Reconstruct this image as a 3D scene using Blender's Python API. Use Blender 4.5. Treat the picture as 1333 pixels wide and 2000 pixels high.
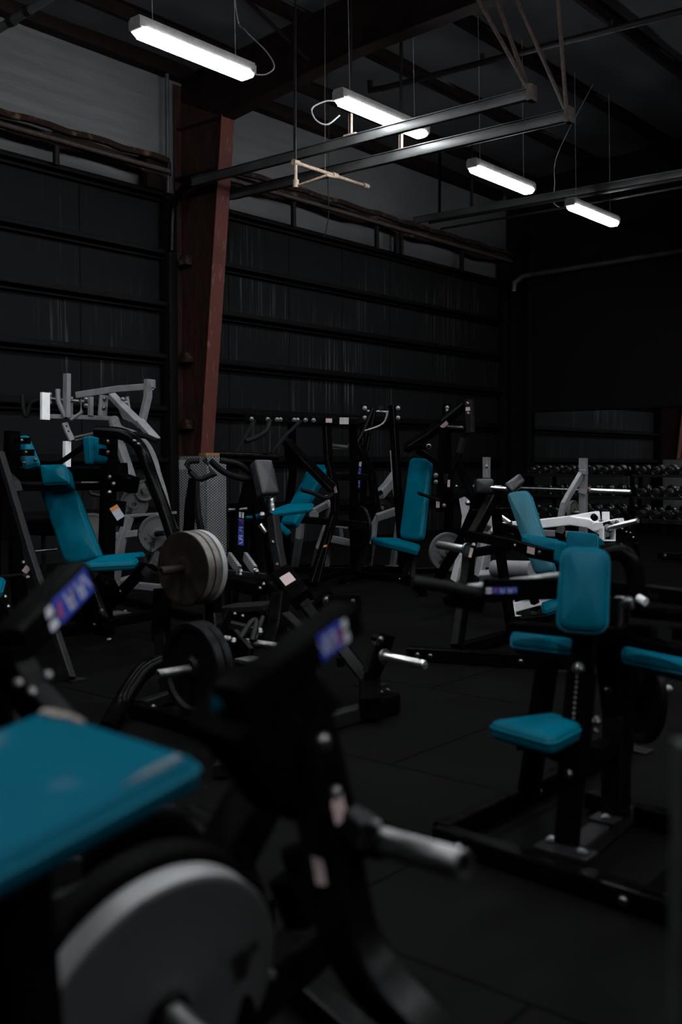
import bpy, math, random
from mathutils import Vector, Matrix
random.seed(7)
for o in list(bpy.data.objects): bpy.data.objects.remove(o)
def V(*a): return Vector(*a) if a else Vector((0, 0, 0))
SC = bpy.context.scene
COL = SC.collection

# ------------------------------------------------------------------ camera
CAM = V((0, 0, 1.4)); FPX = 2000.0
YAW = math.radians(40); PITCH = math.radians(-2.72)
F = V((math.cos(YAW)*math.cos(PITCH), math.sin(YAW)*math.cos(PITCH), math.sin(PITCH)))
R = V((math.sin(YAW), -math.cos(YAW), 0))
U = R.cross(F)
cd = bpy.data.cameras.new('camera'); cam = bpy.data.objects.new('camera', cd); COL.objects.link(cam)
cam.matrix_world = Matrix((( R.x, U.x, -F.x, CAM.x), (R.y, U.y, -F.y, CAM.y), (R.z, U.z, -F.z, CAM.z), (0, 0, 0, 1)))
cd.sensor_fit = 'VERTICAL'; cd.sensor_height = 36; cd.lens = 36.0*FPX/2000.0
cd.clip_start = 0.05; cd.clip_end = 200
cd.dof.use_dof = True; cd.dof.focus_distance = 11.0; cd.dof.aperture_fstop = 1.9
SC.camera = cam

# ------------------------------------------------------------------ world, exposure, lamp strength
w = bpy.data.worlds.new('world'); SC.world = w; w.use_nodes = True
w.node_tree.nodes['Background'].inputs[0].default_value = (0.6, 0.7, 1.0, 1)
w.node_tree.nodes['Background'].inputs[1].default_value = 0.004
SC.view_settings.view_transform = 'Standard'; SC.view_settings.look = 'None'
SC.view_settings.exposure = 0.0; SC.view_settings.gamma = 1.0
try: SC.view_settings.use_curve_mapping = False
except Exception: pass
try:
    SC.cycles.use_denoising = True
    SC.cycles.max_bounces = 6; SC.cycles.diffuse_bounces = 3; SC.cycles.glossy_bounces = 4
    SC.cycles.sample_clamp_indirect = 4.0
except Exception: pass
LAMP = 64.0

# ------------------------------------------------------------------ pixel -> place helpers (1333 x 2000)
def ray(x, y): return F + R*((x-666.5)/FPX) + U*((1000-y)/FPX)
def p(x, y, d): return CAM + ray(x, y)*d
def onZ(x, y, z=0.0):
    r = ray(x, y); return CAM + r*((z-CAM.z)/r.z)
def onX(x, y, X):
    r = ray(x, y); return CAM + r*(X/r.x)
def onY(x, y, Y):
    r = ray(x, y); return CAM + r*(Y/r.y)
EX, EY, EZ = V((1, 0, 0)), V((0, 1, 0)), V((0, 0, 1))

# ------------------------------------------------------------------ materials
def new_mat(name):
    m = bpy.data.materials.new(name); m.use_nodes = True
    nt = m.node_tree; b = nt.nodes['Principled BSDF']; return m, nt, b
def mat(name, col, rough=.5, metal=0., var=.25, scale=30., spec=.5, bump=0., bscale=200., rvar=.1, coat=0., col2=None, lo=.35, hi=.65, stretch=None, flat=None):
    m, nt, b = new_mat(name); N = nt.nodes; L = nt.links
    tc = N.new('ShaderNodeTexCoord'); mp = N.new('ShaderNodeMapping'); L.new(tc.outputs['Object'], mp.inputs[0])
    if stretch: mp.inputs['Scale'].default_value = stretch
    n = N.new('ShaderNodeTexNoise'); n.inputs['Scale'].default_value = scale; n.inputs['Detail'].default_value = 5
    L.new(mp.outputs[0], n.inputs['Vector'])
    cr = N.new('ShaderNodeValToRGB'); cr.color_ramp.elements[0].position = lo; cr.color_ramp.elements[1].position = hi
    c2 = col2 if col2 else tuple(min(1, c*(1+var)) for c in col)
    c1 = col if col2 else tuple(c*(1-var) for c in col)
    cr.color_ramp.elements[0].color = (*c1, 1); cr.color_ramp.elements[1].color = (*c2, 1)
    L.new(n.outputs['Fac'], cr.inputs[0]); L.new(cr.outputs[0], b.inputs['Base Color'])
    mr = N.new('ShaderNodeMapRange'); mr.inputs['To Min'].default_value = max(0, rough-rvar); mr.inputs['To Max'].default_value = min(1, rough+rvar)
    L.new(n.outputs['Fac'], mr.inputs[0]); L.new(mr.outputs[0], b.inputs['Roughness'])
    b.inputs['Metallic'].default_value = metal; b.inputs['Specular IOR Level'].default_value = spec
    b.inputs['Coat Weight'].default_value = coat
    if bump:
        n2 = N.new('ShaderNodeTexNoise'); n2.inputs['Scale'].default_value = bscale; n2.inputs['Detail'].default_value = 3
        L.new(mp.outputs[0], n2.inputs['Vector'])
        bp = N.new('ShaderNodeBump'); bp.inputs['Strength'].default_value = bump; bp.inputs['Distance'].default_value = .01
        L.new(n2.outputs['Fac'], bp.inputs['Height']); L.new(bp.outputs[0], b.inputs['Normal'])
    if flat is not None:     # matte body with a faint constant sheen
        df = N.new('ShaderNodeBsdfDiffuse'); gl = N.new('ShaderNodeBsdfGlossy'); mx = N.new('ShaderNodeMixShader'); mx.inputs[0].default_value = flat
        L.new(cr.outputs[0], df.inputs[0]); L.new(mr.outputs[0], gl.inputs['Roughness'])
        if bump: L.new(bp.outputs[0], df.inputs['Normal']); L.new(bp.outputs[0], gl.inputs['Normal'])
        L.new(df.outputs[0], mx.inputs[1]); L.new(gl.outputs[0], mx.inputs[2]); L.new(mx.outputs[0], N['Material Output'].inputs['Surface']); N.remove(b)
    return m
M = {}
M['teal'] = mat('teal_vinyl', (0.0, .082, .128), .3, var=.08, scale=6, flat=.007, bump=.12, bscale=260)
M['teal_worn'] = mat('teal_vinyl_worn', (0.0, .064, .104), .42, scale=5.5, flat=.004, col2=(.045, .10, .13), lo=.62, hi=.76, bump=.12, bscale=260)
M['teal_sheen'] = mat('teal_vinyl_sheen', (.03, .118, .155), .4, var=.08, scale=6, flat=.010, bump=.12, bscale=260)  # sheen painted into the colour: paler than the other teal vinyl
M['torn'] = mat('torn_vinyl_backing', (.16, .135, .125), .8, scale=60, var=.35, spec=.1)
M['torn_grey'] = mat('scuffed_vinyl', (.07, .10, .115), .8, scale=60, var=.35, spec=.1)
M['piping'] = mat('teal_piping', (.002, .11, .16), .4, flat=.012, var=.1, scale=8)
M['black_vinyl'] = mat('black_vinyl', (.010, .010, .013), .45, spec=.5, var=.15, bump=.15, bscale=260)
M['black'] = mat('black_powder_coat', (.0018, .0018, .002), .24, var=.3, scale=14, flat=.0055)
M['black_worn'] = mat('black_steel_worn', (.009, .009, .0095), .36, scale=22, flat=.016, col2=(.03, .03, .032), lo=.58, hi=.85)
M['rubber'] = mat('black_rubber', (.004, .004, .004), .6, var=.3, flat=.004)
M['grip'] = mat('rubber_grip', (.007, .007, .0075), .5, var=.3, flat=.01)
M['silver'] = mat('grey_painted_steel', (.175, .175, .185), .42, var=.14, scale=9, spec=.25)
M['white'] = mat('white_painted_steel', (.90, .90, .91), .4, var=.05, scale=9)
M['chrome'] = mat('chrome', (.78, .78, .77), .3, 1., var=.06, scale=40, rvar=.06)
M['steel'] = mat('worn_steel', (.20, .20, .20), .42, 1., var=.3, scale=26, rvar=.12)
M['bolt'] = mat('zinc_bolt', (.21, .21, .21), .32, 1., var=.15, scale=60)
M['iron'] = mat('bare_iron_plate', (.017, .0125, .0105), .45, flat=.012, var=.3, scale=12, rvar=.12, bump=.1, bscale=90)
M['grey_plate'] = mat('grey_enamel_plate', (.078, .078, .08), .5, spec=.15, scale=9, col2=(.012, .012, .012), lo=.62, hi=.68, bump=.08, bscale=120)
M['black_plate'] = mat('black_enamel_plate', (.004, .004, .0045), .4, var=.3, scale=15, flat=.012)
M['pale_plate'] = mat('pale_grey_plate', (.10, .10, .096), .55, spec=.1, var=.12, scale=9)
M['iron_rim'] = mat('worn_iron_rim', (.13, .12, .11), .4, .4, var=.3, scale=12, spec=.3)
M['olive'] = mat('dark_olive_padding', (.022, .030, .024), .7, spec=.1)
M['rim'] = mat('worn_plate_rim', (.28, .285, .29), .45, .1, scale=8, col2=(.32, .24, .19), lo=.62, hi=.72)
M['red'] = mat('red_primer_steel', (.030, .014, .012), .6, spec=.1, scale=5, var=.3, stretch=(3, 3, .8), bump=.1, bscale=40)
M['red_scraped'] = mat('scraped_red_primer', (.085, .027, .022), .6, spec=.1, scale=7, col2=(.14, .10, .09), lo=.60, hi=.76, stretch=(3, 3, .6), bump=.1, bscale=40)
M['dark_red'] = mat('dark_primer_steel', (.0075, .0035, .003), .7, spec=.1, var=.4, scale=4)
M['brown'] = mat('dirty_brown_lagging', (.020, .011, .008), .8, scale=7, spec=.1, col2=(.11, .068, .048), lo=.55, hi=.72, bump=.6, bscale=30)
M['galv'] = mat('galvanised_track', (.06, .062, .062), .48, .35, var=.3, scale=5, stretch=(1, .5, 1))
M['dark_pipe'] = mat('dark_pipe', (.008, .007, .007), .5, var=.3, spec=.2)
M['tan_pipe'] = mat('tan_gas_pipe', (.30, .22, .165), .5, var=.25, scale=20)
M['rust_rod'] = mat('rusty_rod', (.05, .032, .026), .6, var=.4, scale=20)
M['cable'] = mat('grey_cable', (.22, .22, .22), .5, var=.1)
M['wood'] = mat('plywood', (.25, .125, .05), .6, scale=20, var=.2, stretch=(.3, 3, 3))
M['housing'] = mat('fixture_housing', (.32, .31, .30), .5, var=.1)
M['paper'] = mat('paper', (.36, .36, .35), .7, var=.06)
M['pink'] = mat('pink_sticker_base', (.48, .35, .34), .5, var=.1, scale=40)
M['orange'] = mat('orange_sticker', (.62, .22, .05), .5, var=.1, scale=40)
M['pale'] = mat('pale_sticker', (.42, .44, .50), .5, var=.1, scale=40)
M['blue'] = mat('blue_decal', (.012, .035, .30), .4, var=.15, scale=40)
M['red_decal'] = mat('red_decal', (.42, .06, .05), .4, var=.1, scale=40)
M['yellow_decal'] = mat('yellow_decal', (.42, .36, .22), .4, var=.1, scale=40)
M['white_decal'] = mat('white_decal', (.48, .48, .55), .4, var=.1, scale=40)
M['red_clip'] = mat('red_clip', (.30, .03, .04), .4, var=.1, scale=40)
M['insul'] = mat('insulation_black_edge', (.01, .01, .01), .7)
M['dark_trim'] = mat('black_painted_girt', (.004, .004, .0045), .5, flat=.006, scale=16, col2=(.075, .075, .075), lo=.68, hi=.82, stretch=(.5, 1, 6))

def warning_mat():      # printed safety label: pink field with rows of small dark text
    m, nt, b = new_mat('warning_print'); N = nt.nodes; L = nt.links
    tc = N.new('ShaderNodeTexCoord')
    br = N.new('ShaderNodeTexBrick'); br.inputs['Scale'].default_value = 1.0
    br.inputs['Brick Width'].default_value = .009; br.inputs['Row Height'].default_value = .0075; br.inputs['Mortar Size'].default_value = .0022
    br.inputs['Color1'].default_value = (.36, .24, .23, 1); br.inputs['Color2'].default_value = (.43, .31, .30, 1); br.inputs['Mortar'].default_value = (.52, .39, .38, 1)
    L.new(tc.outputs['UV'], br.inputs['Vector']); L.new(br.outputs[0], b.inputs['Base Color']); b.inputs['Roughness'].default_value = .5
    return m
M['warning'] = warning_mat()

def emit(name, col, s):
    m = bpy.data.materials.new(name); m.use_nodes = True; nt = m.node_tree; nt.nodes.clear()
    e = nt.nodes.new('ShaderNodeEmission'); o = nt.nodes.new('ShaderNodeOutputMaterial')
    e.inputs[0].default_value = (*col, 1); e.inputs[1].default_value = s; nt.links.new(e.outputs[0], o.inputs[0]); return m
M['lamp'] = emit('lit_tube_lens', (.93, .97, 1.0), LAMP)
M['lamp_end'] = emit('lit_lens_end', (.9, .95, 1.0), 1.2)

# ------------------------------------------------------------------ mesh helpers
def finish(me, smooth=True, ang=35):
    me.update()
    if smooth:
        me.polygons.foreach_set('use_smooth', [True]*len(me.polygons))
        me.set_sharp_from_angle(angle=math.radians(ang))
class MB:
    def __init__(s): s.v = []; s.f = []
    def add(s, vs, fs):
        k = len(s.v); s.v += [V(x) for x in vs]; s.f += [tuple(i+k for i in f) for f in fs]; return s
    def build(s, name, m, root=None, smooth=True, ang=35, origin=None):
        o0 = root['_loc'] if (root is not None and '_loc' in root) else None
        off = V(o0) if o0 is not None else V((0, 0, 0))
        if origin is not None: off = V(origin)
        me = bpy.data.meshes.new(name)
        me.from_pydata([tuple(x-off) for x in s.v], [], s.f)
        me.validate(); finish(me, smooth, ang)
        me.materials.append(M[m] if isinstance(m, str) else m)
        o = bpy.data.objects.new(name, me); COL.objects.link(o)
        if root is not None: o.parent = root
        elif origin is not None: o.location = off
        return o
def frame(t, up):
    t = t.normalized(); s = t.cross(up)
    if s.length < 1e-3: s = t.cross(V((.3, .9, .1)))
    s.normalize(); return t, s, s.cross(t).normalized()
def sweep(mb, pts, sec, up=EZ, cap=True):
    pts = [V(q) for q in pts]; n = len(pts); k = len(sec); vs = []
    for i, q in enumerate(pts):
        a = (q-pts[i-1]).normalized() if i else None
        b = (pts[i+1]-q).normalized() if i < n-1 else None
        t = (a or b) if (a is None or b is None) else (a+b).normalized()
        _, s, h = frame(t, up)
        sc = 1.0; bend = None
        if a is not None and b is not None:
            c = max(.5, a.dot(t)); sc = 1/c; bend = (b-a)
            if bend.length < 1e-4: bend = None
            else: bend.normalize()
        for (x, y) in sec:
            o = s*x + h*y
            if bend is not None: o = o + bend*(o.dot(bend))*(sc-1)
            vs.append(q+o)
    fs = []
    for i in range(n-1):
        for j in range(k):
            j2 = (j+1) % k
            fs.append((i*k+j, i*k+j2, (i+1)*k+j2, (i+1)*k+j))
    if cap:
        fs.append(tuple(reversed(range(k)))); fs.append(tuple((n-1)*k+j for j in range(k)))
    mb.add(vs, fs)
def rsec(w, h, c=None):
    c = c or min(w, h)*.13; a, b = w/2, h/2
    return [(-a+c, -b), (a-c, -b), (a-c*.3, -b+c*.3), (a, -b+c), (a, b-c), (a-c*.3, b-c*.3), (a-c, b), (-a+c, b), (-a+c*.3, b-c*.3), (-a, b-c), (-a, -b+c), (-a+c*.3, -b+c*.3)]
def csec(r, n=14): return [(r*math.cos(2*math.pi*i/n), r*math.sin(2*math.pi*i/n)) for i in range(n)]
def smooth(pts, k=6):
    pts = [V(q) for q in pts]; out = []
    for i in range(len(pts)-1):
        p0 = pts[max(0, i-1)]; p1 = pts[i]; p2 = pts[i+1]; p3 = pts[min(len(pts)-1, i+2)]
        for j in range(k):
            t = j/k
            out.append(.5*((2*p1)+(p2-p0)*t+(2*p0-5*p1+4*p2-p3)*t*t+(3*p1-p0-3*p2+p3)*t**3))
    out.append(pts[-1]); return out
def box(mb, c, ax, ay, az, sx, sy, sz, bev=.004):
    c = V(c); sweep(mb, [c-az*sz/2, c+az*sz/2], rsec(sx, sy, min(bev, sx*.3, sy*.3)), up=ay)
class Bm:   # record of a beam, so labels and bolts can be put on its faces
    def __init__(s, pts, w, h, up): s.p = [V(q) for q in pts]; s.w = w; s.h = h; s.up = up
    def at(s, t, second=False):
        L = [(s.p[i+1]-s.p[i]).length for i in range(len(s.p)-1)]; T = sum(L)*t; i = 0
        while i < len(L)-1 and T > L[i]: T -= L[i]; i += 1
        a, b = s.p[i], s.p[i+1]; c = a+(b-a)*(T/max(1e-6, L[i]))
        tt, sd, hh = frame(b-a, s.up); view = (CAM-c).normalized()
        cand = sorted([(view.dot(sd), sd, s.w/2, hh), (view.dot(-sd), -sd, s.w/2, hh), (view.dot(hh), hh, s.h/2, sd), (view.dot(-hh), -hh, s.h/2, sd)], key=lambda q: -q[0])
        q = cand[1 if second else 0]
        return c+q[1]*q[2], q[1], tt, q[3]
def beam(root, name, pts, w=.076, h=None, m='black', up=EZ, k=0, cr=False):
    h = h or w
    if k: pts = smooth(pts, k)
    mb = MB(); sweep(mb, pts, rsec(w, h), up); o = mb.build(name, m, root, ang=19); b = Bm(pts, w, h, up); b.o = o; return b
def tube(root, name, pts, r=.016, m='black', k=0, n=14, up=EZ):
    if k: pts = smooth(pts, k)
    mb = MB(); sweep(mb, pts, csec(r, n), up); return mb.build(name, m, root)
def lathe(mb, c, ax, prof, n=40):   # prof: (r, z along ax)
    c = V(c); ax = V(ax).normalized(); _, s, h = frame(ax, EZ if abs(ax.z) < .9 else EX)
    vs = []; fs = []; k = len(prof)
    for i in range(n):
        a = 2*math.pi*i/n; d = s*math.cos(a)+h*math.sin(a)
        for (r, z) in prof: vs.append(c+d*r+ax*z)
    for i in range(n):
        i2 = (i+1) % n
        for j in range(k-1): fs.append((i*k+j, i*k+j+1, i2*k+j+1, i2*k+j))
    mb.add(vs, fs)
_boltme = {}
def bolt(root, c, n, r=.014):
    key = round(r, 3)
    if key not in _boltme:
        mb = MB(); lathe(mb, (0, 0, 0), EZ, [(0.0001, -.004), (r*1.25, -.004), (r*1.25, r*.18), (r*.9, r*.2), (r*.85, r*.5), (r*.6, r*.75), (0.0001, r*.85)], 14)
        o = mb.build('bolt', 'bolt'); _boltme[key] = o.data; bpy.data.objects.remove(o)
    o = bpy.data.objects.new('bolt', _boltme[key]); COL.objects.link(o); o.parent = root
    o.location = V(c)-(V(root['_loc']) if '_loc' in root else V()); o.rotation_mode = 'QUATERNION'; o.rotation_quaternion = EZ.rotation_difference(V(n).normalized()); return o
def bolts(root, b, ts, r=.014, second=False):
    for t in ts:
        c, n, _, _ = b.at(t, second); bolt(root, c, n, r)
def sticker(root, c, n, u, v, w, h, m='warning', name='warning_label', lift=.0012, parent=None):
    u = (u-n*u.dot(n)).normalized(); v = n.cross(u)
    c = c+n*lift; me = bpy.data.meshes.new(name); pr = parent or root
    off = V(root['_loc'])
    q = [c-u*w/2-v*h/2, c+u*w/2-v*h/2, c+u*w/2+v*h/2, c-u*w/2+v*h/2]; q += [x-n*(lift+.001) for x in q]
    me.from_pydata([tuple(x-off) for x in q], [], [(0, 1, 2, 3), (4, 7, 6, 5), (0, 4, 5, 1), (1, 5, 6, 2), (2, 6, 7, 3), (3, 7, 4, 0)])
    uv = me.uv_layers.new(name='UVMap'); co = [(0, 0), (w, 0), (w, h), (0, h)]
    for i, c2 in enumerate(co): uv.data[i].uv = c2
    me.materials.append(M[m]); me.update()
    o = bpy.data.objects.new(name, me); COL.objects.link(o); o.parent = pr; return o
def bsticker(root, b, t, l, w=None, m='warning', second=False, name='warning_label'):
    c, n, tt, sd = b.at(t, second); return sticker(root, c, n, tt, sd, l, w or min(b.w, b.h)*.62, m, name)
def decal(root, b, t, l, second=False, rev=False, vertical=False):
    """blue maker's decal: pale emblem square, then blue panels with red, yellow and white strokes"""
    c, n, tt, sd = b.at(t, second); tt = -tt if rev else tt; sd = n.cross(tt).normalized(); hw = min(b.w, b.h)*.78
    base = sticker(root, c+tt*l*.11, n, tt, sd, l*.78, hw, 'blue', 'maker_decal')
    def s(a, bb, ww, hh, m, nm, rot=0.):
        u = tt*math.cos(rot)+sd*math.sin(rot)
        sticker(root, c+tt*a*l+sd*bb*hw, n, u, n.cross(u), ww*l, hh*hw, m, nm, lift=.0024, parent=base)
    s(-.40, .27, .17, .36, 'white_decal', 'emblem'); s(-.40, -.25, .17, .34, 'white_decal', 'emblem')
    s(-.22, -.12, .05, .30, 'red_decal', 'red_mark', .5); s(-.18, .15, .05, .30, 'red_decal', 'red_mark', -.5)
    for a in (.02, .27):
        s(a-.05, .0, .03, .74, 'white_decal', 'lettering', .1); s(a+.05, .0, .03, .74, 'yellow_decal' if a < .1 else 'white_decal', 'lettering', -.25)
        s(a, .0, .10, .10, 'white_decal', 'lettering')
        s(a+.03, -.3, .08, .09, 'white_decal', 'lettering', .3)
    s(.43, .05, .025, .7, 'white_decal', 'lettering', .4)
def rpoly(c2, r, k=6):
    out = []; n = len(c2)
    for i in range(n):
        a = V(c2[i-1]); b = V(c2[i]); c = V(c2[(i+1) % n]); d1 = (a-b); d2 = (c-b)
        rr = min(r, d1.length*.48, d2.length*.48); q0 = b+d1.normalized()*rr; q2 = b+d2.normalized()*rr
        for j in range(k+1):
            t = j/k; out.append(q0*(1-t)**2+b*2*t*(1-t)+q2*t*t)
    return out
def pad(root, name, quad, t=.07, r=.05, m='teal', dome=.008, flip=False, pip=True, curve=0.0):
    """upholstered pad; quad = world corners TL TR BR BL of its front face; the bulk lies behind that face"""
    q = [V(x) for x in quad]; c = sum(q, V())/4
    u = ((q[1]+q[2])-(q[0]+q[3])).normalized(); v = ((q[0]+q[1])-(q[2]+q[3])); n = u.cross(v).normalized(); v = n.cross(u)
    if flip: n = -n
    c2 = [V(((x-c).dot(u), (x-c).dot(v), 0)) for x in q]
    A = sum(c2[i].x*c2[(i+1) % 4].y-c2[(i+1) % 4].x*c2[i].y for i in range(4))
    if A < 0: c2.reverse()
    P0 = rpoly(c2, r); K = len(P0)
    nr = []
    for i in range(K):
        d = (P0[(i+1) % K]-P0[i-1]); nr.append(V((d.y, -d.x, 0)).normalized())
    ext = max(abs(x.y) for x in P0)
    def pt(x, z): return c+u*x.x+v*x.y+n*(z-curve*(x.y/ext)**2)
    e = min(.02, t*.35)
    rings = [(e*.9, -t), (e*.2, -t+e*.25), (0, -t+e), (0, -e), (e*.3, -e*.3), (e*.95, 0)]
    mb = MB(); vs = []; fs = []
    for (ins, z) in rings:
        for i in range(K): vs.append(pt(P0[i]-nr[i]*ins, z))
    scs = [.94, .86, .75, .62, .48, .33, .17]
    for sI, sc in enumerate(scs):
        for i in range(K):
            x = (P0[i]-nr[i]*e*.95)*sc; vs.append(pt(x, dome*(1-sc*sc)))
    T = len(rings)+len(scs)
    for a in range(T-1):
        for i in range(K):
            j = (i+1) % K; fs.append((a*K+i, a*K+j, (a+1)*K+j, (a+1)*K+i))
    vs.append(pt(V((0, 0, 0)), dome)); z = len(vs)-1
    for i in range(K): fs.append(((T-1)*K+i, (T-1)*K+(i+1) % K, z))
    fs.append(tuple(reversed(range(K))))
    if flip: fs = [tuple(reversed(f)) for f in fs]
    mb.add(vs, fs); o = mb.build(name, m, root, ang=60)
    if pip:
        mb = MB(); pts = [pt(P0[i]+nr[i]*.001, -e*1.15) for i in range(K)]; pts.append(pts[0]); pts.append(pts[1])
        sweep(mb, pts, csec(.0042, 6), n, cap=False)
        po = mb.build('piping', 'piping' if m.startswith('teal') else 'black', root); po.parent = o
    return o
def tag(o, label, cat, group=None, kind=None):
    if label: o['label'] = label
    if cat: o['category'] = cat
    if group: o['group'] = group
    if kind: o['kind'] = kind
    return o
def thing(name, label, cat, loc, group=None):
    o = bpy.data.objects.new(name, None); COL.objects.link(o); o.location = V(loc); o.empty_display_size = .1
    o['_loc'] = tuple(loc); return tag(o, label, cat, group)
def structure(o): o['kind'] = 'structure'; return o
def foot(root, c, s=.1, h=.012, name='foot_plate', m='black_worn', ax=EX):
    c = V((c.x, c.y, 0)); mb = MB(); box(mb, c+V((0, 0, h/2)), ax, EZ.cross(ax), EZ, s, s*.8, h, .004); o = mb.build(name, m, root)
    return o
def horn(root, a, b, r=.025, m='chrome', collar=True):
    a, b = V(a), V(b); ax = (b-a).normalized(); L = (b-a).length
    mb = MB(); lathe(mb, a, ax, [(.0001, 0), (r, 0), (r, L-.006), (r*.88, L), (r*.62, L), (r*.6, L-.03), (.0001, L-.03)], 24)
    o = mb.build('weight_horn', m, root)
    if collar:
        mb = MB(); lathe(mb, a, ax, [(r, 0), (r*1.7, 0), (r*1.75, .008), (r*1.7, .016), (r, .018)], 24); mb.build('horn_collar', 'steel', root)
    return o
def plate(label, c, ax, Rr=.225, th=.035, m='iron', rim=None, group=None, dish=.008, hub=.05, parent=None):
    """weight plate; c = middle of its thickness"""
    mb = MB(); h = th/2; r0 = .027
    ri = Rr*.86
    prof = [(r0, -h), (hub, -h), (hub+.004, -h+dish*.4), (hub+.02, -h+dish), (ri-.012, -h+dish), (ri, -h+.001), (Rr-.005, -h), (Rr, -h+.005), (Rr, h-.005), (Rr-.005, h), (ri, h-.001), (ri-.012, h-dish), (hub+.02, h-dish), (hub+.004, h-dish*.4), (hub, h), (r0, h), (r0, -h)]
    lathe(mb, c, ax, prof, 64); o = mb.build('weight_plate', m, None, ang=30, origin=c)
    tag(o, label, 'weight plate', group)
    if rim:
        mb = MB(); lathe(mb, V((0, 0, 0)), ax, [(Rr+.0004, -h+.004), (Rr+.0012, -h+.007), (Rr+.0012, h-.007), (Rr+.0004, h-.004)], 64)
        ro = mb.build('rim_band', rim, None); ro.parent = o
    return o
def cyl(root, name, a, b, r, m, n=20):
    mb = MB(); a = V(a); b = V(b); L = (b-a).length; e = min(.006, r*.3, L*.3)
    lathe(mb, a, b-a, [(.0001, 0), (r-e, 0), (r, e), (r, L-e), (r-e, L), (.0001, L)], n); return mb.build(name, m, root)
def knob(root, c, n=None, r=.018):
    mb = MB(); lathe(mb, c, EZ, [(.0001, -r), (r*.6, -r*.8), (r, 0), (r*.7, r*.75), (.0001, r)], 14); return mb.build('knob', 'bolt', root)

# ================================================================== THE SETTING
YW, XW, XM, EAVE, SLOPE = 12.26, 20.5, 20.0, 7.28, .083
def roofz(Y): return EAVE+.22+SLOPE*(YW-Y)

def floor_mat():
    m, nt, b = new_mat('rubber_mat_floor'); N = nt.nodes; L = nt.links
    g = N.new('ShaderNodeNewGeometry'); sx = N.new('ShaderNodeSeparateXYZ'); L.new(g.outputs['Position'], sx.inputs[0])
    def mth(op, a, bb=None, c=None):
        n = N.new('ShaderNodeMath'); n.operation = op
        for i, x in enumerate((a, bb, c)):
            if x is None: continue
            if isinstance(x, (int, float)): n.inputs[i].default_value = x
            else: L.new(x, n.inputs[i])
        return n.outputs[0]
    X = mth('DIVIDE', mth('SUBTRACT', sx.outputs[0], 2.30-14.5), 1.45); row = mth('FLOOR', X); fx = mth('FRACT', X)
    ex = mth('MULTIPLY', mth('MINIMUM', fx, mth('SUBTRACT', 1.0, fx)), 1.45)
    Y = mth('DIVIDE', mth('ADD', mth('SUBTRACT', sx.outputs[1], 2.07-18.3), mth('MULTIPLY', row, -.783)), 1.83)
    # row 10 is the strip between X = 2.30 and 3.75
    Y = mth('ADD', Y, 7.83/1.83); fy = mth('FRACT', Y)
    ey = mth('MULTIPLY', mth('MINIMUM', fy, mth('SUBTRACT', 1.0, fy)), 1.83)
    e = mth('MINIMUM', ex, ey); seam = mth('LESS_THAN', e, .008)
    n1 = N.new('ShaderNodeTexNoise'); n1.inputs['Scale'].default_value = 1.3; n1.inputs['Detail'].default_value = 8; n1.inputs['Roughness'].default_value = .7
    L.new(g.outputs['Position'], n1.inputs['Vector'])
    cr = N.new('ShaderNodeValToRGB'); cr.color_ramp.elements[0].position = .3; cr.color_ramp.elements[1].position = .75
    cr.color_ramp.elements[0].color = (.0022, .0022, .0023, 1); cr.color_ramp.elements[1].color = (.0046, .0046, .0047, 1); L.new(n1.outputs['Fac'], cr.inputs[0])
    vo = N.new('ShaderNodeTexVoronoi'); vo.inputs['Scale'].default_value = 9; L.new(g.outputs['Position'], vo.inputs['Vector'])
    sp = mth('LESS_THAN', vo.outputs['Distance'], .035); wn = N.new('ShaderNodeSeparateColor'); L.new(vo.outputs['Color'], wn.inputs[0])
    sp = mth('MULTIPLY', sp, mth('GREATER_THAN', wn.outputs[0], .72))
    mx = N.new('ShaderNodeMix'); mx.data_type = 'RGBA'; L.new(sp, mx.inputs[0]); L.new(cr.outputs[0], mx.inputs[6]); mx.inputs[7].default_value = (.07, .07, .07, 1)
    m2 = N.new('ShaderNodeMix'); m2.data_type = 'RGBA'; L.new(seam, m2.inputs[0]); L.new(mx.outputs[2], m2.inputs[6]); m2.inputs[7].default_value = (.0003, .0003, .0003, 1)
    L.new(m2.outputs[2], b.inputs['Base Color']); b.inputs['Roughness'].default_value = .7; b.inputs['Specular IOR Level'].default_value = .03
    n2 = N.new('ShaderNodeTexNoise'); n2.inputs['Scale'].default_value = 160; L.new(g.outputs['Position'], n2.inputs['Vector'])
    bp = N.new('ShaderNodeBump'); bp.inputs['Strength'].default_value = .35; bp.inputs['Distance'].default_value = .004
    L.new(mth('SUBTRACT', n2.outputs['Fac'], mth('MULTIPLY', seam, 2.0)), bp.inputs['Height']); L.new(bp.outputs[0], b.inputs['Normal'])
    df = N.new('ShaderNodeBsdfDiffuse'); gl = N.new('ShaderNodeBsdfGlossy'); gl.inputs['Roughness'].default_value = .5; mxs = N.new('ShaderNodeMixShader'); mxs.inputs[0].default_value = .0035
    L.new(m2.outputs[2], df.inputs[0]); L.new(bp.outputs[0], df.inputs['Normal']); L.new(bp.outputs[0], gl.inputs['Normal']); L.new(df.outputs[0], mxs.inputs[1]); L.new(gl.outputs[0], mxs.inputs[2])
    L.new(mxs.outputs[0], N['Material Output'].inputs['Surface']); N.remove(b)
    return m
mb = MB(); box(mb, (9, 3, -.05), EX, EY, EZ, 30, 24, .1, .001); structure(mb.build('floor', floor_mat()))

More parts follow.
